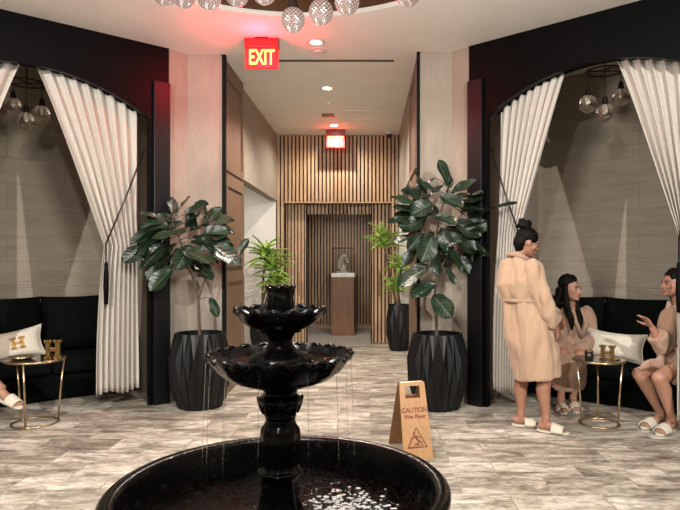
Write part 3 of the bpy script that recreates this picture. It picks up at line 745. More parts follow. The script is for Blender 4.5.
fig_tree('r','fiddle leaf fig in a faceted black planter right of the corridor mouth',437.5,5.585,
 [[(437,345,0,.017),(436,318,0,.015),(435,296,0,.013),(437,276,0,.012),(439,256,0,.01),(437,232,0,.009),(442,208,.0,.007),(448,188,-.03,.005)],
  [(437,274,0,.01),(446,258,.03,.008),(456,236,.04,.006),(462,214,.03,.005),(484,209,-.03,.004)],[(438,250,0,.008),(424,232,-.03,.006),(416,212,-.02,.005),(422,194,0,.003)],[(436,290,0,.005),(430,282,-.05,.004)]],
 RR,48,(441,224,42,40),6)
# ------------------------------------------------------------------ dracaenas in the corridor
def drac(px,Yc,heads,label,R=.185,Hh=.70,seed=1,nl=34):
    rnd=random.Random(seed); bx=(px-CX)/F*Yc
    t=thing('potted_dracaena',label,'plant',(bx,Yc,0),'dracaenas in black planters along the corridor')
    pm=planter_mb(R,Hh,12); q=MB(); q.add([v+ (V((bx,Yc,0))) for v in map(V,pm.v)],pm.f); q.build('planter',M['planter'],t)
    q=MB(); q.lathe([(R*.795,Hh*.92),(.001,Hh*.93)],(bx,Yc,0),24,cap=False); q.build('soil',M['soil'],t)
    for (hx,hy,dy,sz) in heads:
        c=P(hx,hy,Yc+dy); b=V((bx+rnd.uniform(-.05,.05),Yc+rnd.uniform(-.04,.04),Hh*.9))
        m=MB(); m.tube(catmull([b,lerp(b,c,.5)+V((rnd.uniform(-.03,.03),0,0)),c],5),.016,8); m.build('cane',M['bark'],t,smooth=True)
        m=MB()
        for i in range(nl):
            a=rnd.uniform(0,2*PI); el=rnd.uniform(-.1,1.25); ln=sz*rnd.uniform(.7,1.1); p0=c+V((0,0,rnd.uniform(-.08,.1)))
            d=V((math.cos(a)*math.cos(el),math.sin(a)*math.cos(el)*.9,math.sin(el)))
            leaf(m,p0,p0+d*ln,V((0,0,1))+d*-.2,.075,rnd.uniform(.15,.55),'strap',4,9,.3)
        m.build('leaf_crown',M['dracaena'],t,smooth=True)
drac(399,9.17,[(384,244,0,.34),(401,268,-.1,.28),(397,288,-.15,.22)],'leafy dracaena in a black planter at the right corridor wall',.185,.70,3)
drac(263,9.0,[(266,256,0,.34),(272,268,-.15,.3),(274,284,-.2,.26)],'leafy dracaena showing just behind the fountain top',.185,.70,9)
# ------------------------------------------------------------------ pedestal with sculpture in the recess
Yp=11.15; xc=(343.5-CX)/F*Yp
t=thing('display_pedestal','square brown wooden pedestal with pale stone top in the corridor recess','pedestal',(xc,Yp,0))
m=MB(); m.bbox(xc-.21,Yp-.2,.0,xc+.21,Yp+.2,.13,.006); m.bbox(xc-.20,Yp-.19,.13,xc+.20,Yp+.19,1.06,.005); m.build('plinth',M['pedwood'],t)
m=MB(); m.bbox(xc-.215,Yp-.2,1.06,xc+.215,Yp+.2,1.14,.015); m.build('stone_top',M['stonewhite'],t)
m=MB(); zz=1.14
sp=catmull([V((xc-.03,Yp,zz+.03)),V((xc-.05,Yp,zz+.10)),V((xc-.06,Yp,zz+.17)),V((xc-.03,Yp,zz+.25)),V((xc+.02,Yp,zz+.29)),V((xc+.07,Yp,zz+.25)),V((xc+.08,Yp,zz+.19))],5)
m.tube(sp,[.03+.022*math.sin(PI*i/(len(sp)-1))*1.2 for i in range(len(sp))],12); m.tube([V((xc+.0,Yp,zz+.02)),V((xc+.02,Yp,zz+.12)),V((xc+.0,Yp,zz+.2))],[.035,.03,.02],10)
m.bbox(xc-.12,Yp-.09,zz,xc+.12,Yp+.09,zz+.03,.008)
fm=fuse(m,.008,4); tag(fm.build('abstract_sculpture',M['stonewhite'],org=(xc,Yp,zz),smooth=True),'small curved white sculpture standing on the wooden pedestal','sculpture')
t=thing('glass_display_case','thin framed clear glass case over the white sculpture','display case',(xc,Yp,zz))
g0,g1,gz=xc-.195,xc+.195,zz+.46
m=MB()
for a in (g0,g1):
    for b in (Yp-.18,Yp+.18): m.tube([(a,b,zz),(a,b,gz)],.005,6)
for z_ in (gz,):
    m.tube([(g0,Yp-.18,z_),(g1,Yp-.18,z_)],.005,6); m.tube([(g0,Yp+.18,z_),(g1,Yp+.18,z_)],.005,6); m.tube([(g0,Yp-.18,z_),(g0,Yp+.18,z_)],.005,6); m.tube([(g1,Yp-.18,z_),(g1,Yp+.18,z_)],.005,6)
m.build('case_frame',M['socket'],t)
m=MB(); m.box(g0,Yp-.182,zz,g1,Yp-.178,gz); m.build('glass_pane',M['glass'],t)
m=MB(); m.box(g0,Yp+.178,zz,g1,Yp+.182,gz); m.build('glass_pane',M['glass'],t)
# ------------------------------------------------------------------ caution sign
fl=V((.232,4.08,0)); ux=V((.97,.24,0)); nn_=V((.24,-.97,0)); Hs=.50
t=thing('caution_floor_sign','wooden folding caution sign standing beside the fountain basin','floor sign',tuple(fl+ux*.1-nn_*.19))
def board(b0,lean,mat,nm,par,front):
    # board plane: x along ux, y up the lean
    top=b0+lean; up=(top-b0); hl=up.length; up.normalize(); nr=ux.cross(up)*(1); nr.normalize()
    if nr.dot(nn_)<0: nr=-nr
    def Q(x,y,d=0): return b0+ux*x+up*(y*hl)+nr*d
    w0,w1=.212,.186; e=.013
    def X(t,y): return lerp(0+(w0-w1)/2*y, w0-(w0-w1)/2*y, t)
    m=MB()
    def quad(t0,y0,t1,y1): m.prism([Q(X(t0,y0),y0,-e),Q(X(t1,y0),y0,-e),Q(X(t1,y1),y1,-e),Q(X(t0,y1),y1,-e)],nr*e)
    quad(0,0,1,.79); quad(0,.79,.2,.95); quad(.78,.79,1,.95); quad(0,.95,1,1)
    o=m.build(nm,mat,par)
    return o,Q,up,nr,hl
lf=-nn_*.16+V((0,0,Hs)); o,Q,up,nr,hl=board(fl,lf,M['signwood'],'front_board',t,1)
bk=fl-nn_*.385; board(bk,nn_*.20+V((0,0,Hs-.005)),M['signdark'],'back_board',t,0)
m=MB(); m.tube([fl+lf+ux*.02-nn_*.006,fl+lf+ux*.18-nn_*.006],.008,8); m.build('hinge',M['brass'],t)
def TM(y,sc=(1,1)):
    o_=Q(.106,y,.0015); mt=Matrix((ux,up,nr)).transposed().to_4x4(); mt.translation=o_; return mt@Matrix.Diagonal((sc[0],sc[1],1,1))
text_mb('CAUTION',.046,TM(.63,(.9,1)),.0008,bold=.0008).build('printed_lettering',M['redprint'],o)
text_mb('Wet Floor',.040,TM(.545,(.9,1)),.0008,bold=.0008).build('printed_lettering',M['redprint'],o)
m=MB(); tm=TM(.26)
tri=[V((-.068,-.055,0)),V((.068,-.055,0)),V((0,.075,0))]
m.tube([tm@p for p in tri+[tri[0]]],.0045,6,cap=False)
for path,r in (([(-.012,.025),(.0,.0),(.012,-.014)],.006),([(.012,-.014),(.032,-.022),(.036,-.036)],.0045),([(.012,-.014),(.006,-.034),(-.018,-.03)],.0045),([(-.008,.018),(.016,.016),(.026,.002)],.0035),([(-.01,.02),(-.026,.004)],.0035)):
    m.tube([tm@V((a,b,0)) for a,b in path],r,6)
m.ball(tm@V((-.018,.040,0)),.008,8); m.tube([tm@V((-.03,-.044,0)),tm@V((.04,-.044,0))],.002,5)
m.build('slip_pictogram',M['redprint'],o)
# ------------------------------------------------------------------ side tables with their things
def side_table(px,Yc,R,Ht,label,a0):
    x=(px-CX)/F*Yc; t=thing('round_side_table',label,'side table',(x,Yc,0),'round brass side tables')
    def ring(z,r,k=.008): 
        m=MB(); m.tube([(x+r*math.cos(2*PI*i/40),Yc+r*math.sin(2*PI*i/40),z) for i in range(41)],k,8,cap=False); return m
    m=ring(Ht-.008,R,.010); m.build('top_rim',M['brass'],t,smooth=True)
    m=MB(); m.lathe([(R-.004,Ht-.012),(R-.004,Ht),(0.001,Ht)],(x,Yc,0),48,cap=False); m.lathe([(R-.004,Ht-.012),(0.001,Ht-.012)],(x,Yc,0),48,cap=False); m.build('table_top',M['darkglass'],t)
    m=ring(.008,R*.78); m.build('base_ring',M['brass'],t,smooth=True)
    for k in range(3):
        a=a0+k*2*PI/3; m=MB(); m.tube([(x+R*math.cos(a)*.97,Yc+R*math.sin(a)*.97,Ht-.012),(x+R*.86*math.cos(a),Yc+R*.86*math.sin(a),Ht*.5),(x+R*.78*math.cos(a),Yc+R*.78*math.sin(a),.008)],.009,8); m.build('leg',M['brass'],t,smooth=True)
    return x
k=N('smoked_table_glass'); k.set(Base_Color=srgb((62,54,46)),Roughness=.1,Metallic=.2); M['darkglass']=k.m
TXL=side_table(35,5.02,.225,.545,'round brass table in front of the left alcove sofa',-1.45)
TXR=side_table(599,5.0,.205,.545,'round brass table between the two seated people',3.35)
def Hmb(c,w,h,d,ang):
    m=MB(); R_=Matrix.Translation(c)@Matrix.Rotation(ang,4,'Z'); e=w*.27
    for s_ in (-1,1):
        m.bbox(s_*w*.30-e/2,-d/2,0,s_*w*.30+e/2,d/2,h,.002,R_); m.bbox(s_*w*.30-e*.85,-d/2,0,s_*w*.30+e*.85,d/2,h*.14,.002,R_); m.bbox(s_*w*.30-e*.85,-d/2,h*.86,s_*w*.30+e*.85,d/2,h,.002,R_)
    m.bbox(-w*.3,-d/2,h*.42,w*.3,d/2,h*.60,.002,R_); return m
c=P(53,358,4.98); c.z=.545; tag(Hmb(c,.12,.16,.045,.25).build('letter_ornament',M['gold'],org=tuple(c)),'gold letter H ornament standing on the left side table','ornament','gold letter H table ornaments')
c=P(607.5,356,4.95); c.z=.545; tag(Hmb(c,.12,.12,.045,-.5).build('letter_ornament',M['gold'],org=tuple(c)),'gold letter H ornament standing on the right side table','ornament','gold letter H table ornaments')
c=P(589,357,4.95); c.z=.545; t=thing('candle_cup','small brown lidded cup beside the gold letter on the right table','cup',tuple(c))
m=MB(); m.lathe([(.028,0),(.032,.004),(.034,.07),(.031,.07),(.028,.01),(.001,.008)],c,24,cap=False); m.build('cup_body',M['darkmetal'],t,smooth=True)
m=MB(); m.lathe([(.034,.07),(.034,.078),(.008,.082),(.007,.092),(.0,.094)],c,24); m.build('lid',M['brass'],t)
c=P(22,360,4.98); c.z=.545; m=MB(); m.lathe([(.06,0),(.09,.012),(.105,.026),(.098,.024),(.06,.008),(.001,.006)],c,32,cap=False); tag(m.build('shallow_dish',M['brass'],org=tuple(c),smooth=True),'shallow brass dish on the left side table','dish')
c=P(614,358,4.96); c.z=.545; m=MB(); m.lathe([(.04,0),(.055,.008),(.05,.01),(.001,.008)],c,24,cap=False); tag(m.build('coaster_dish',M['brass'],org=tuple(c),smooth=True),'small flat brass dish at the right rim of the right table','dish')
# cushions on the sofas
def pillow(c,w,h,d,yaw,roll,tilt,label,withH):
    Mx=Matrix.Translation(c)@Matrix.Rotation(yaw,4,'Z')@Matrix.Rotation(tilt,4,'X')@Matrix.Rotation(roll,4,'Y')
    t=thing('throw_cushion',label,'cushion',tuple(c))
    cushion_mb(w,h,d,Mx,18,1,.09).build('cover',M['cushion'],t,smooth=True)
    m=MB()
    ed=[(x,z) for x,z in ((-w/2,-h/2),(w/2,-h/2),(w/2,h/2),(-w/2,h/2),(-w/2,-h/2))]
    pts=[]
    for (a,b),(c_,d_) in zip(ed,ed[1:]):
        for k in range(8): tt=k/8; xx,yy=lerp(a,c_,tt)*2/w,lerp(b,d_,tt)*2/h; pts.append(Mx@V((xx*w/2*(.98+.04*abs(xx)*yy*yy)*(1-.09*(1-yy*yy)*xx*xx),0,yy*h/2*(.97+.05*abs(yy)*xx*xx)*(1-.144*(1-xx*xx)*yy*yy))))
    pts.append(pts[0]); m.tube(pts,.005,6,cap=False); m.build('piping',M['cushion'],t,smooth=True)
    if withH:
        m=MB(); g=.11; e=.032; y=-d/2-.004
        def bx(a,b,c_,d_): m.box(a,y,b,c_,y+.012,d_,Mx)
        ox=withH
        for s_ in (-1,1): bx(ox+s_*.035-e/2,-g/2,ox+s_*.035+e/2,g/2); bx(ox+s_*.035-e*.9,-g/2,ox+s_*.035+e*.9,-g/2+.018); bx(ox+s_*.035-e*.9,g/2-.018,ox+s_*.035+e*.9,g/2)
        bx(ox-.035,-.012,ox+.035,.012); m.build('monogram',M['goldthread'],t)
pillow(P(10,346,5.6),.56,.29,.19,.45,math.radians(-10),-.25,'white cushion with gold letter H leaning on the left sofa',.07)
pillow(P(615,346,5.55),.52,.27,.20,-.55,math.radians(4),-.25,'plain ivory lumbar cushion on the right sofa between the seated people',0)
# ------------------------------------------------------------------ people
def axes(f,up=(0,0,1)):
    f=V(f).normalized(); up=V(up); r=f.cross(up).normalized(); u=r.cross(f).normalized(); return r,f,u
def amat(c,f,up=(0,0,1)):
    r,f,u=axes(f,up); m=Matrix((r,f,u)).transposed().to_4x4(); m.translation=V(c); return m
def head_into(m,c,f,up=(0,0,1),k=1.0):     # c = centre of the skull between the ears
    A=amat(c,f,up)
    def b(p,r): m.ball(A@(V(p)*k),tuple(x*k for x in r),20,A.to_3x3().to_4x4())
    b((0,-.012,.030),(.074,.092,.088)); b((0,.022,-.018),(.062,.070,.080)); b((0,.045,-.070),(.038,.040,.034)); b((0,.03,-.055),(.052,.055,.04))
    b((0,.082,-.095+.008),(.018,.016,.014))
    m.tube([A@(V(p)*k) for p in ((0,.083,.022),(0,.097,-.004),(0,.108,-.026),(0,.094,-.036))],[.008*k,.010*k,.013*k,.009*k],10)
    for s in (-1,1):
        b((s*.012,.092,-.030),(.009,.011,.007)); b((s*.040,.062,-.018),(.022,.018,.02)); b((s*.073,-.006,-.002),(.010,.020,.032)); b((s*.028,.080,.030),(.024,.010,.009))
    b((0,.089,-.052),(.023,.010,.008)); b((0,.088,-.062),(.019,.010,.007))
def face_parts(par,c,f,up=(0,0,1),k=1.0):
    A=amat(c,f,up)
    for s in (-1,1):
        m=MB(); m.ball(A@(V((s*.030,.0805,.006))*k),(.013*k,.009*k,.006*k),12,A.to_3x3().to_4x4()); ey=m.build('eye',M['eyewhite'],par,smooth=True)
        m=MB(); m.ball(A@(V((s*.030,.0870,.006))*k),.0055*k,10); m.build('iris',M['eye'],ey,smooth=True)
        m=MB(); m.tube([A@(V((s*x,y,z))*k) for x,y,z in ((.014,.092,.026),(.030,.089,.031),(.046,.078,.026))],[.003*k,.004*k,.002*k],6)
        m.tube([A@(V((s*x,y,z))*k) for x,y,z in ((.017,.087,.012),(.030,.089,.0155),(.044,.079,.010))],.002*k,5)
        m.build('eyebrow',M['eye'],par,smooth=True)
    m=MB(); m.tube([A@(V(p)*k) for p in ((-.024,.085,-.055),(-.008,.098,-.050),(0,.0975,-.052),(.008,.098,-.050),(.024,.085,-.055))],[.002,.005,.0045,.005,.002],8); m.tube([A@(V(p)*k) for p in ((-.020,.086,-.058),(0,.0985,-.062),(.020,.086,-.058))],[.002,.0055,.002],8)
    m.build('lips',M['lip'],par,smooth=True)
def hand_into(m,w,d,n,side=1,curl=.5,k=1.0,spread=1.0):     # w wrist, d finger direction, n palm normal, side: thumb side sign
    d=V(d).normalized(); n=V(n); n=(n-d*n.dot(d)).normalized(); s=d.cross(n)*side
    w=V(w); pc=w+d*.045*k
    m.tube([w-d*.01,w+d*.02*k,w+d*.055*k,w+d*.085*k],[(.014*k,.022*k),(.014*k,.030*k),(.013*k,.038*k),(.010*k,.036*k)],12,up=n)
    for i,(o,l) in enumerate(((.028,.070),(.010,.080),(-.009,.074),(-.027,.058))):
        p=w+d*.078*k+s*o*k; dd=(d+s*(o*3*spread)).normalized(); pts=[p-d*.02*k,p]; a=0
        for q in (.42,.33,.25):
            a+=curl*(.55+.12*i); dir_=(dd*math.cos(a)+n*math.sin(a)); p=p+dir_*l*q*k; pts.append(p.copy())
        m.tube(pts,[.0095*k,.0095*k,.009*k,.0083*k,.0068*k],8); m.ball(pts[-1],.0068*k,8)
    p=w+d*.022*k+s*.024*k; dr=(d*.62+s*.72+n*.30).normalized(); p1=p+dr*.036*k; p2=p1+(dr*.7+d*.5+n*.25).normalized()*.030*k; p3=p2+(d*.8+n*.35+s*.1).normalized()*.024*k
    m.tube([p-dr*.012,p,p1,p2,p3],[.013*k,.014*k,.012*k,.0105*k,.008*k],8); m.ball(p3,.008*k,8)
def foot_into(m,an,toe,k=1.0,up=(0,0,1)):     # ankle joint, toe tip on the sole plane
    an=V(an);toe=V(toe);up=V(up); d=toe-an; d=d-up*d.dot(up); L_=d.length; d.normalize(); hz=(an-toe).dot(up); sd=d.cross(up)
    def q(a,z,b=0): return an+d*a-up*(hz-z)+sd*b
    m.tube([q(-.055,.035),q(-.02,.038),q(.04,.036),q(.10,.026),q(L_-.03,.018)],[(.030,.028),(.036,.032),(.033,.036),(.022,.043),(.014,.040)],12,up=up)
    m.tube([an+up*.02,q(.0,.05),q(.05,.04)],[.036,.038,.03],12)
    for i in range(5): m.tube([q(L_-.06,.016,-.032+.016*i),q(L_-.012-.006*abs(i-1)*1.2,.012,-.034+.0165*i)],[.010,.009],8); m.ball(q(L_-.012-.006*abs(i-1)*1.2,.012,-.034+.0165*i),.0095,8)
def slipper(par,an,toe,up=(0,0,1),label='white open-toed spa slipper'):
    an=V(an);toe=V(toe);up=V(up); d=toe-an; d=d-up*d.dot(up); L_=d.length; d.normalize(); hz=(an-toe).dot(up); sd=d.cross(up)
    def q(a,z,b=0): return an+d*a-up*(hz-z)+sd*b
    m=MB(); out=[]
    for i in range(28):
        a=2*PI*i/28; x=math.cos(a); y=math.sin(a); t=(x+1)/2; out.append(q(lerp(-.075,L_+.018,t),-.012,y*(.036+.016*t)))
    m.prism(out,up*.016); sl=m.build('slipper',M['slipper'],par); sl['label']=label
    m=MB()
    def fn(u,v):
        a=PI*(u); r=.053; x=lerp(L_-.115,L_-.025,v); return q(x,.0+math.sin(a)*(.062-.024*v),math.cos(a)*(r-.004*v))
    m.sheet(fn,14,8); o=m.build('slipper_strap',M['slipper'],sl,smooth=True); md=o.modifiers.new('s','SOLIDIFY'); md.thickness=.008
def body(par,J,mat,hd,hf,hup=(0,0,1),hk=1.0,hands=None,armr=.036,vox=.0058):
    m=MB(); up=J['f']
    m.tube([J['pelvis']-V((0,0,.04)),J['pelvis'],J['waist'],J['chest'],J['neck']-(J['neck']-J['chest'])*.25],[(.10,.14),(.12,.165),(.09,.125),(.105,.15),(.06,.12)],20,up=up)
    m.tube([J['neck']-V((0,0,.05)),J['neck'],lerp(J['neck'],V(hd),.55),lerp(J['neck'],V(hd),.85)],[.058,.050,.046,.05],16)
    head_into(m,hd,hf,hup,hk)
    for s in ('R','L'):
        sh,el,wr=J['sh'+s],J['el'+s],J['wr'+s]
        m.ball(sh,.050,14)
        m.tube(catmull([lerp(J['neck'],sh,.45)-V((0,0,.045)),sh,el,wr],5),[.05]*3+[.053,.051,.050,.048,.045,.042,.041,.042,.041,.037,.031,.026,.024][:13] if False else [lerp(.056,.050,i/5) for i in range(5)]+[lerp(.050,.040,i/5) for i in range(5)]+[lerp(.042,.025,i/5) for i in range(6)],14)
        h=hands[s]; hand_into(m,wr,h[0],h[1],h[2],h[3])
        hp,kn,an,toe=J['hp'+s],J['kn'+s],J['an'+s],J['toe'+s]
        m.ball(hp,.09,14)
        th=[lerp(hp,kn,t) for t in (0,.3,.6,.85,1)]
        m.tube(th,[.092,.086,.074,.062,.056],16); m.ball(kn,.057,14)
        dsh=(kn-an).normalized(); bk=(an-toe); bk=(bk-dsh*bk.dot(dsh)).normalized()
        m.tube([kn,lerp(kn,an,.15)+bk*.008,lerp(kn,an,.33)+bk*.018,lerp(kn,an,.6)+bk*.008,lerp(kn,an,.85),an],[.055,.056,.058,.045,.034,.033],16)
        foot_into(m,an,toe,up=J.get('fu'+s,(0,0,1)))
    o=fuse(m,vox,5,.5).build('body',mat,par,smooth=True); return o
def cloth(mb,amp,fr,seed,vox=.011,it=4):
    q=fuse(mb,vox,it,.6); out=[]
    # fold displacement: streaky noise pushing horizontally
    bm=bmesh.new(); vs=[bm.verts.new(v) for v in q.v]
    for f in q.f:
        try: bm.faces.new([vs[i] for i in f])
        except ValueError: pass
    bm.normal_update()
    for v in bm.verts:
        p=v.co; n1=noise.noise(V((p.x*fr[0],p.y*fr[1],p.z*fr[2]))+V((seed,0,0))); n2=noise.noise(V((p.x*fr[0]*2.3,p.y*fr[1]*2.3,p.z*fr[2]*2.0))+V((0,seed,0)))
        v.co=p+v.normal*(amp*(n1+.45*n2))
    r=MB(); r.bm(bm); return r
def sleeve(m,a,b,c,r0=.075,r1=.072,r2=.085):
    m.ball(V(a)+V((0,0,-.005)),.083,16)
    m.tube(catmull([a,b,c],5),[lerp(r0,r1,i/5) for i in range(5)]+[lerp(r1,r2,i/5) for i in range(6)],16)
def W_(px,py,Y): return P(px,py,Y)
# ---- standing person, seen from behind
t=thing('person','person standing with back half turned, beige robe and dark hair in a bun','person',(W_(534,430,4.84).x,4.84,0))
f=V((.86,.5,0)).normalized(); r=V((f.y,-f.x,0))
J=dict(f=f,pelvis=W_(527,322,4.86),waist=W_(521,300,4.87),chest=W_(515,278,4.88),neck=W_(517,259,4.88),
 shR=W_(519,268,4.88)+r*.155,shL=W_(519,269,4.88)-r*.125,elR=W_(543,299,4.68),wrR=W_(556,325,4.75),elL=W_(538,300,5.03),wrL=W_(556,318,4.95),
 hpR=W_(527,328,4.86)+r*.085,hpL=W_(527,328,4.86)-r*.085,knR=W_(545,376,4.78),knL=W_(523,376,4.93),anR=W_(546,0,4.76),anL=W_(521,0,4.93),toeR=W_(567,0,4.68),toeL=W_(539,0,4.90))
for k_,z_ in (('anR',.105),('anL',.105),('toeR',.018),('toeL',.018)): J[k_].z=z_
hd=W_(526.5,243,4.87); hf=V((.93,.10,-.30)); 
b=body(t,J,M['skin'],hd,hf,(0,0,1),.98,dict(R=((.35,.15,-1),(-.6,.4,0),1,.5),L=((.3,-.5,-.6),(0,-.6,-.5),-1,.6)))
face_parts(t,hd,hf,(0,0,1),.98)
A=amat(hd,hf)
m=MB(); R3=A.to_3x3().to_4x4()
m.ball(A@V((0,-.012,.050)),(.084,.094,.082),24,R3); m.ball(A@V((0,-.055,.0)),(.070,.052,.075),20,R3); m.ball(A@V((0,-.045,-.05)),(.05,.04,.045),16,R3)
m=fuse(m,.008,3); m.build('hair',M['hair'],t,smooth=True)
m=MB(); bc=A@V((0,-.062,.135))
m.ball(bc,(.050,.052,.042),20,R3)
for i in range(5):
    a0=i*1.3; m.tube([bc+R3.to_3x3()@V((.043*math.cos(a0+j*.5),.045*math.sin(a0+j*.5),-.03+.011*j)) for j in range(7)],.014,8)
fuse(m,.006,2).build('hair_bun',M['hair'],t,smooth=True)
m=MB()
m.tube([W_(517,259,4.88),W_(516,264,4.88),W_(515,271,4.88),W_(515,283,4.88),W_(519,300,4.87),W_(526,318,4.86),W_(530,334,4.86),W_(533,352,4.86),W_(536,369,4.855),W_(537,377,4.855)],
 [(.07,.085),(.095,.15),(.115,.185),(.135,.19),(.108,.148),(.165,.180),(.195,.19),(.190,.192),(.180,.195),(.178,.195)],32,up=f)
for s in ('R','L'): sleeve(m,J['sh'+s],J['el'+s],lerp(J['el'+s],J['wr'+s],.88),.078,.068,.072)
rb=cloth(m,.030,(11,11,3.2),2.0).build('robe',M['robe'],t,smooth=True)
m=MB(); wc=W_(520,300,4.87)
def ring(c,rd,rw,f_,tz=0,k=.012,n=28,z=lambda a:0):
    m_=MB(); rr=V((f_.y,-f_.x,0)); m_.tube([V(c)+f_*(rd*math.cos(2*PI*i/n))+rr*(rw*math.sin(2*PI*i/n))+V((0,0,z(2*PI*i/n))) for i in range(n+1)],[(k,k*.4)]*(n+1) if False else k,8,cap=False); return m_
q=ring(wc,.120,.160,f,k=.018); q.tube([wc+f*.13,wc+f*.17+V((0,0,-.12)),wc+f*.17+V((0,0,-.3))],.012,8); q.build('robe_belt',M['robe2'],t,smooth=True)
q=ring(W_(517,258.5,4.88)+f*.012,.075,.085,f,k=.020,z=lambda a:-.035*math.cos(a)); 
for s in (-1,1): q.tube([W_(517,262,4.88)+f*.075+r*s*.05,W_(516,276,4.88)+f*.135+r*s*.04,wc+f*.13],.022,8)
q.build('robe_collar',M['robe2'],t,smooth=True)
for s in 'RL': slipper(t,J['an'+s],J['toe'+s])
# ---- person seated at the back
t=thing('person','person seated on the sofa with long dark hair, looking sideways past the standing person','person',(W_(573,0,5.9).x,5.9,0))
f=V((.25,-.95,0)).normalized(); r=V((f.y,-f.x,0))
J=dict(f=f,pelvis=W_(573,349,5.92),waist=W_(573,336,5.90),chest=W_(573,322,5.84),neck=W_(572,308,5.80),
 shR=W_(561,315,5.80),shL=W_(586,315,5.83),elR=W_(558,338,5.72),wrR=W_(570,345,5.52),elL=W_(593,338,5.72),wrL=W_(583,348,5.53),
 hpR=W_(567,350,5.88),hpL=W_(580,350,5.88),knR=W_(563,353,5.47),knL=W_(580,355,5.45),anR=W_(561,0,5.50),anL=W_(573,0,5.55),toeR=W_(564,0,5.30),toeL=W_(577,0,5.34))
for k_,z_ in (('anR',.105),('anL',.105),('toeR',.018),('toeL',.018)): J[k_].z=z_
hd=W_(570,289,5.74); hf=V((.62,-.78,-.04))
body(t,J,M['skin2'],hd,hf,(0,0,1),1.05,dict(R=((.8,-.1,-.3),(0,.2,-1),-1,.6),L=((-.7,-.2,-.4),(0,.2,-1),1,.6)),vox=.0065)
face_parts(t,hd,hf,(0,0,1),1.05)
A=amat(hd,hf); R3=A.to_3x3().to_4x4(); m=MB()
m.ball(A@V((0,-.026,.062)),(.090,.093,.083),24,R3); m.ball(A@V((0,-.060,-.03)),(.080,.055,.10),20,R3)
for s in (-1,1):
    m.tube([A@V((s*.070,-.005,.04)),A@V((s*.088,.005,-.05)),A@V((s*.080,.02,-.16)),A@V((s*.075,.07,-.28)),A@V((s*.07,.08,-.38))],[(.035,.025),(.04,.03),(.045,.032),(.04,.03),(.015,.012)],12)
m.tube([A@V((0,-.07,.0)),A@V((0,-.10,-.15)),A@V((0,-.11,-.32))],[(.06,.085),(.05,.10),(.03,.09)],16,up=hf)
hm=cloth(m,.010,(30,30,5),5.0,.008,3); hm.build('long_hair',M['hair2'],t,smooth=True)
m=MB()
m.tube([J['neck']-V((0,0,.01)),W_(573,314,5.82),J['chest'],J['waist'],J['pelvis'],J['pelvis']-V((0,0,.06))],[(.07,.08),(.10,.16),(.13,.19),(.13,.18),(.16,.21),(.14,.20)],28,up=f)
for s in 'RL':
    sleeve(m,J['sh'+s],J['el'+s],lerp(J['el'+s],J['wr'+s],.85),.076,.070,.074)
    m.tube([J['hp'+s],lerp(J['hp'+s],J['kn'+s],.5),J['kn'+s]+V((0,0,.01))],[.125,.115,.095],18)
m.tube([lerp(J['knR'],J['knL'],.5)+V((0,.06,-.02)),lerp(J['knR'],J['knL'],.5)+V((0,.03,-.16)),lerp(J['anR'],J['anL'],.5)+V((0,.03,.10))],[(.10,.16),(.095,.17),(.09,.165)],24,up=f)
cloth(m,.028,(10,10,4),7.0).build('robe',M['robe2'],t,smooth=True)
q=MB()
for s,o_ in ((-1,'R'),(1,'L')): q.tube([A@V((s*.03,-.06,-.13)),J['neck']+f*.06-r*s*.07+V((0,0,-.03)),J['chest']+f*.135-r*s*.05,J['waist']+f*.14],.020,8)
q.build('robe_collar',M['robe'],t,smooth=True)
for s in 'RL': slipper(t,J['an'+s],J['toe'+s])
# ---- person seated at the right edge
t=thing('person','person seated at the right edge with raised hand, bare knees and open beige robe','person',(W_(695,0,5.15).x,5.15,0))
f=V((-.83,-.55,0)).normalized(); r=V((f.y,-f.x,0))
J=dict(f=f,pelvis=W_(700,359,5.18),waist=W_(692,340,5.16),chest=W_(685,322,5.14),neck=W_(679,304,5.12),
 shR=W_(690,314,5.24),shL=W_(672,315,4.99),elL=W_(664,346,4.93),wrL=W_(652,327,4.86),elR=W_(690,346,5.22),wrR=W_(674,358,5.02),
 hpR=W_(694,360,5.24),hpL=W_(692,362,5.06),knR=W_(639,374,5.0),knL=W_(659,378,4.74),anR=W_(660,0,4.98),anL=W_(672,0,4.80),toeR=W_(643,0,4.84),toeL=W_(658,0,4.66))
for k_,z_ in (('anR',.105),('anL',.105),('toeR',.018),('toeL',.018)): J[k_].z=z_
hd=W_(673.5,284,5.06); hf=V((-1,-.12,-.03))
body(t,J,M['skin2'],hd,hf,(0,0,1),1.0,dict(L=((-.62,-.1,.75),(-.6,-.2,-.6),-1,.32),R=((-.8,-.5,-.2),(0,0,-1),1,.5)))
face_parts(t,hd,hf,(0,0,1),1.0)
A=amat(hd,hf); R3=A.to_3x3().to_4x4(); m=MB()
m.ball(A@V((0,-.024,.058)),(.085,.092,.082),24,R3); m.ball(A@V((0,-.058,-.03)),(.074,.055,.10),20,R3)
m.tube([A@V((0,-.06,-.02)),A@V((0,-.10,-.15)),A@V((0,-.12,-.30))],[(.05,.075),(.045,.08),(.02,.06)],16,up=hf)
for s in (-1,1): m.tube([A@V((s*.066,-.01,.03)),A@V((s*.078,-.03,-.06)),A@V((s*.075,-.05,-.18))],[.022,.028,.02],12)
cloth(m,.008,(30,30,5),9.0,.008,3).build('long_hair',M['hair2'],t,smooth=True)
m=MB()
m.tube([J['neck']-V((0,0,.02)),lerp(J['neck'],J['chest'],.35),J['chest'],J['waist'],J['pelvis'],J['pelvis']-V((0,0,.06))],[(.07,.08),(.10,.15),(.13,.19),(.13,.18),(.17,.21),(.14,.20)],28,up=f)
sleeve(m,J['shL'],J['elL'],lerp(J['elL'],J['wrL'],.62),.075,.075,.085); sleeve(m,J['shR'],J['elR'],lerp(J['elR'],J['wrR'],.85),.075,.070,.074)
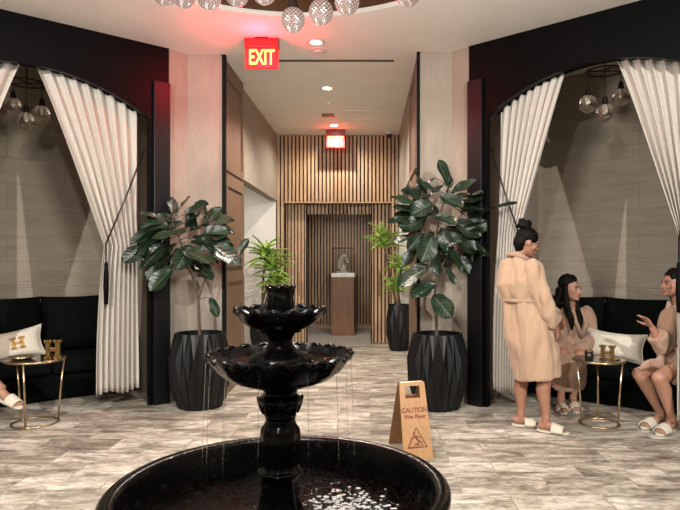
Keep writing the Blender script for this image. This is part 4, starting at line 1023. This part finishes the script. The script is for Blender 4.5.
for s in 'RL': m.tube([J['hp'+s],lerp(J['hp'+s],J['kn'+s],.45)],[.125,.105],18)
m.tube([lerp(J['elL'],J['wrL'],.3)+V((.0,.0,-.04)),lerp(J['elL'],J['wrL'],.2)+V((.02,.02,-.14))],[(.03,.06),(.012,.03)],12)
m.tube([J['hpL']+V((-.02,-.05,.09)),W_(664,362,4.9),W_(650,363,4.84),W_(637,369,4.83)],[(.03,.07),(.02,.06),(.016,.04),(.008,.02)],12)
m.tube([J['hpL']+V((-.02,-.05,.06)),W_(674,372,4.82),W_(676,384,4.80)],[(.05,.09),(.04,.08),(.01,.04)],12)
cloth(m,.028,(11,11,4),3.3).build('robe',M['robe2'],t,smooth=True)
q=MB()
for s in (-1,1): q.tube([J['neck']+f*.01+r*s*.075+V((0,0,.015)),J['neck']+f*.085+r*s*.055+V((0,0,-.06)),J['chest']+f*.14+r*s*.02+V((0,0,-.03)),J['waist']+f*.14],.022,8)
q.build('robe_collar',M['robe'],t,smooth=True)
for s in 'RL': slipper(t,J['an'+s],J['toe'+s])
# ---- person at the left edge, only a slippered foot in view
t=thing('person','person mostly outside the left edge, one bare ankle and white slipper visible','person',(-3.9,5.3,0))
f=V((.80,-.6,0)).normalized(); r=V((f.y,-f.x,0))
J=dict(f=f,pelvis=V((-3.92,5.36,.52)),waist=V((-3.95,5.39,.68)),chest=V((-3.93,5.37,.86)),neck=V((-3.90,5.35,1.03)),
 shR=V((-3.99,5.20,.98)),shL=V((-3.82,5.50,.98)),elR=V((-3.87,5.02,.76)),wrR=V((-3.65,5.05,.68)),elL=V((-3.65,5.46,.74)),wrL=V((-3.55,5.28,.68)),
 hpR=V((-3.96,5.27,.50)),hpL=V((-3.88,5.42,.50)),knR=V((-3.50,4.96,.62)),knL=V((-3.49,5.12,.47)),anR=W_(1,388,4.80),anL=V((-3.42,5.10,.105)),toeR=W_(34,404,4.72),toeL=V((-3.25,4.98,.018)))
for k_ in J:
    if k_ not in ('f','anR','toeR','anL','toeL'): J[k_]=J[k_]+V((.09,.08,0))
fd=(J['toeR']-J['anR']).normalized(); sdv=V((.35,.9,0)).normalized(); fu=sdv.cross(fd).normalized()
if fu.z<0: fu=-fu
# sole plane of the hanging foot lies under the toe line
J['fuR']=fu; J['toeR']=J['anR']+ (J['toeR']-J['anR']).normalized()*.22 - fu*.075
hd=J['neck']+V((.04,-.02,.16)); hf=V((.9,-.4,-.05))
body(t,J,M['skin2'],hd,hf,(0,0,1),1.0,dict(R=((.9,.2,-.2),(0,0,-1),-1,.5),L=((.3,-.9,-.2),(0,0,-1),1,.5)),vox=.0065)
face_parts(t,hd,hf)
A=amat(hd,hf); R3=A.to_3x3().to_4x4(); m=MB(); m.ball(A@V((0,-.024,.058)),(.085,.092,.082),24,R3); m.ball(A@V((0,-.058,-.03)),(.074,.055,.10),20,R3); fuse(m,.01,2).build('hair',M['hair2'],t,smooth=True)
m=MB(); m.tube([J['neck']-V((0,0,.02)),lerp(J['neck'],J['chest'],.35),J['chest'],J['waist'],J['pelvis'],J['pelvis']-V((0,0,.06))],[(.07,.08),(.10,.15),(.13,.19),(.13,.18),(.17,.21),(.14,.20)],28,up=f)
for s in 'RL': sleeve(m,J['sh'+s],J['el'+s],lerp(J['el'+s],J['wr'+s],.85),.076,.070,.074); m.tube([J['hp'+s],J['kn'+s]],[.125,.10],18)
m.tube([J['knR'],J['knR']+V((.10,-.02,-.05)),J['knR']+V((.16,-.05,-.15))],[(.10,.11),(.07,.10),(.02,.06)],16)
cloth(m,.018,(9,9,4),4.4).build('robe',M['robe2'],t,smooth=True)
slipper(t,J['anR'],J['toeR'],fu); slipper(t,J['anL'],J['toeL'])
# ------------------------------------------------------------------ camera, lamps, view
cd=bpy.data.cameras.new('camera'); co=bpy.data.objects.new('camera',cd); C.objects.link(co)
co.location=(0,0,CAMZ); co.rotation_euler=(PI/2,0,0); cd.sensor_width=36; cd.lens=36*F/680
cd.shift_x=-(CX-340)/680; cd.shift_y=(CY-255)/680; cd.clip_start=.05; S.camera=co
def spot(loc,to,e,size,blend=.4,soft=.05,col=(1,.88,.74)):
    l=bpy.data.lights.new('ceiling_spot','SPOT'); l.energy=e; l.spot_size=math.radians(size); l.spot_blend=blend; l.shadow_soft_size=soft; l.color=col
    o=bpy.data.objects.new('ceiling_spot',l); C.objects.link(o); o.location=loc; o.rotation_euler=(V(to)-V(loc)).to_track_quat('-Z','Y').to_euler(); return o
def point(loc,e,soft=.1,col=(1,.88,.74)):
    l=bpy.data.lights.new('lamp','POINT'); l.energy=e; l.shadow_soft_size=soft; l.color=col
    o=bpy.data.objects.new('lamp',l); C.objects.link(o); o.location=loc
W=(1,.965,.92)
spot((2.3,-.9,H-.05),(1.7,5.6,1.2),950,50,.5,.025,W)
spot((-3.2,-.9,H-.05),(-2.8,5.6,1.2),950,50,.5,.025,W)
spot((-1.2,3.9,H-.03),(-1.8,5.8,1.0),35,80,.8,.04,W)
spot((.3,3.9,H-.03),(.8,5.8,1.0),35,80,.8,.04,W)
point((-.45,2.6,2.25),200,.3,W)
spot((-.5,.4,H-.03),(-.5,2.6,0),420,140,.8,.08,W)
spot((-.46,10.25,2.28),(-.48,11.6,.6),45,120,.7,.03,W)
spot((-2.1,8.4,2.55),(-2.0,9.4,0.6),30,150,.8,.03,W)
w=bpy.data.worlds.new('world'); S.world=w; w.use_nodes=True; w.node_tree.nodes['Background'].inputs[0].default_value=(.02,.018,.016,1); w.node_tree.nodes['Background'].inputs[1].default_value=.3
S.view_settings.view_transform='Standard'; S.view_settings.look='None'; S.view_settings.gamma=1; S.view_settings.exposure=.28
S.cycles.use_denoising=True
for o in bpy.data.objects:
    if '_o' in o: del o['_o']
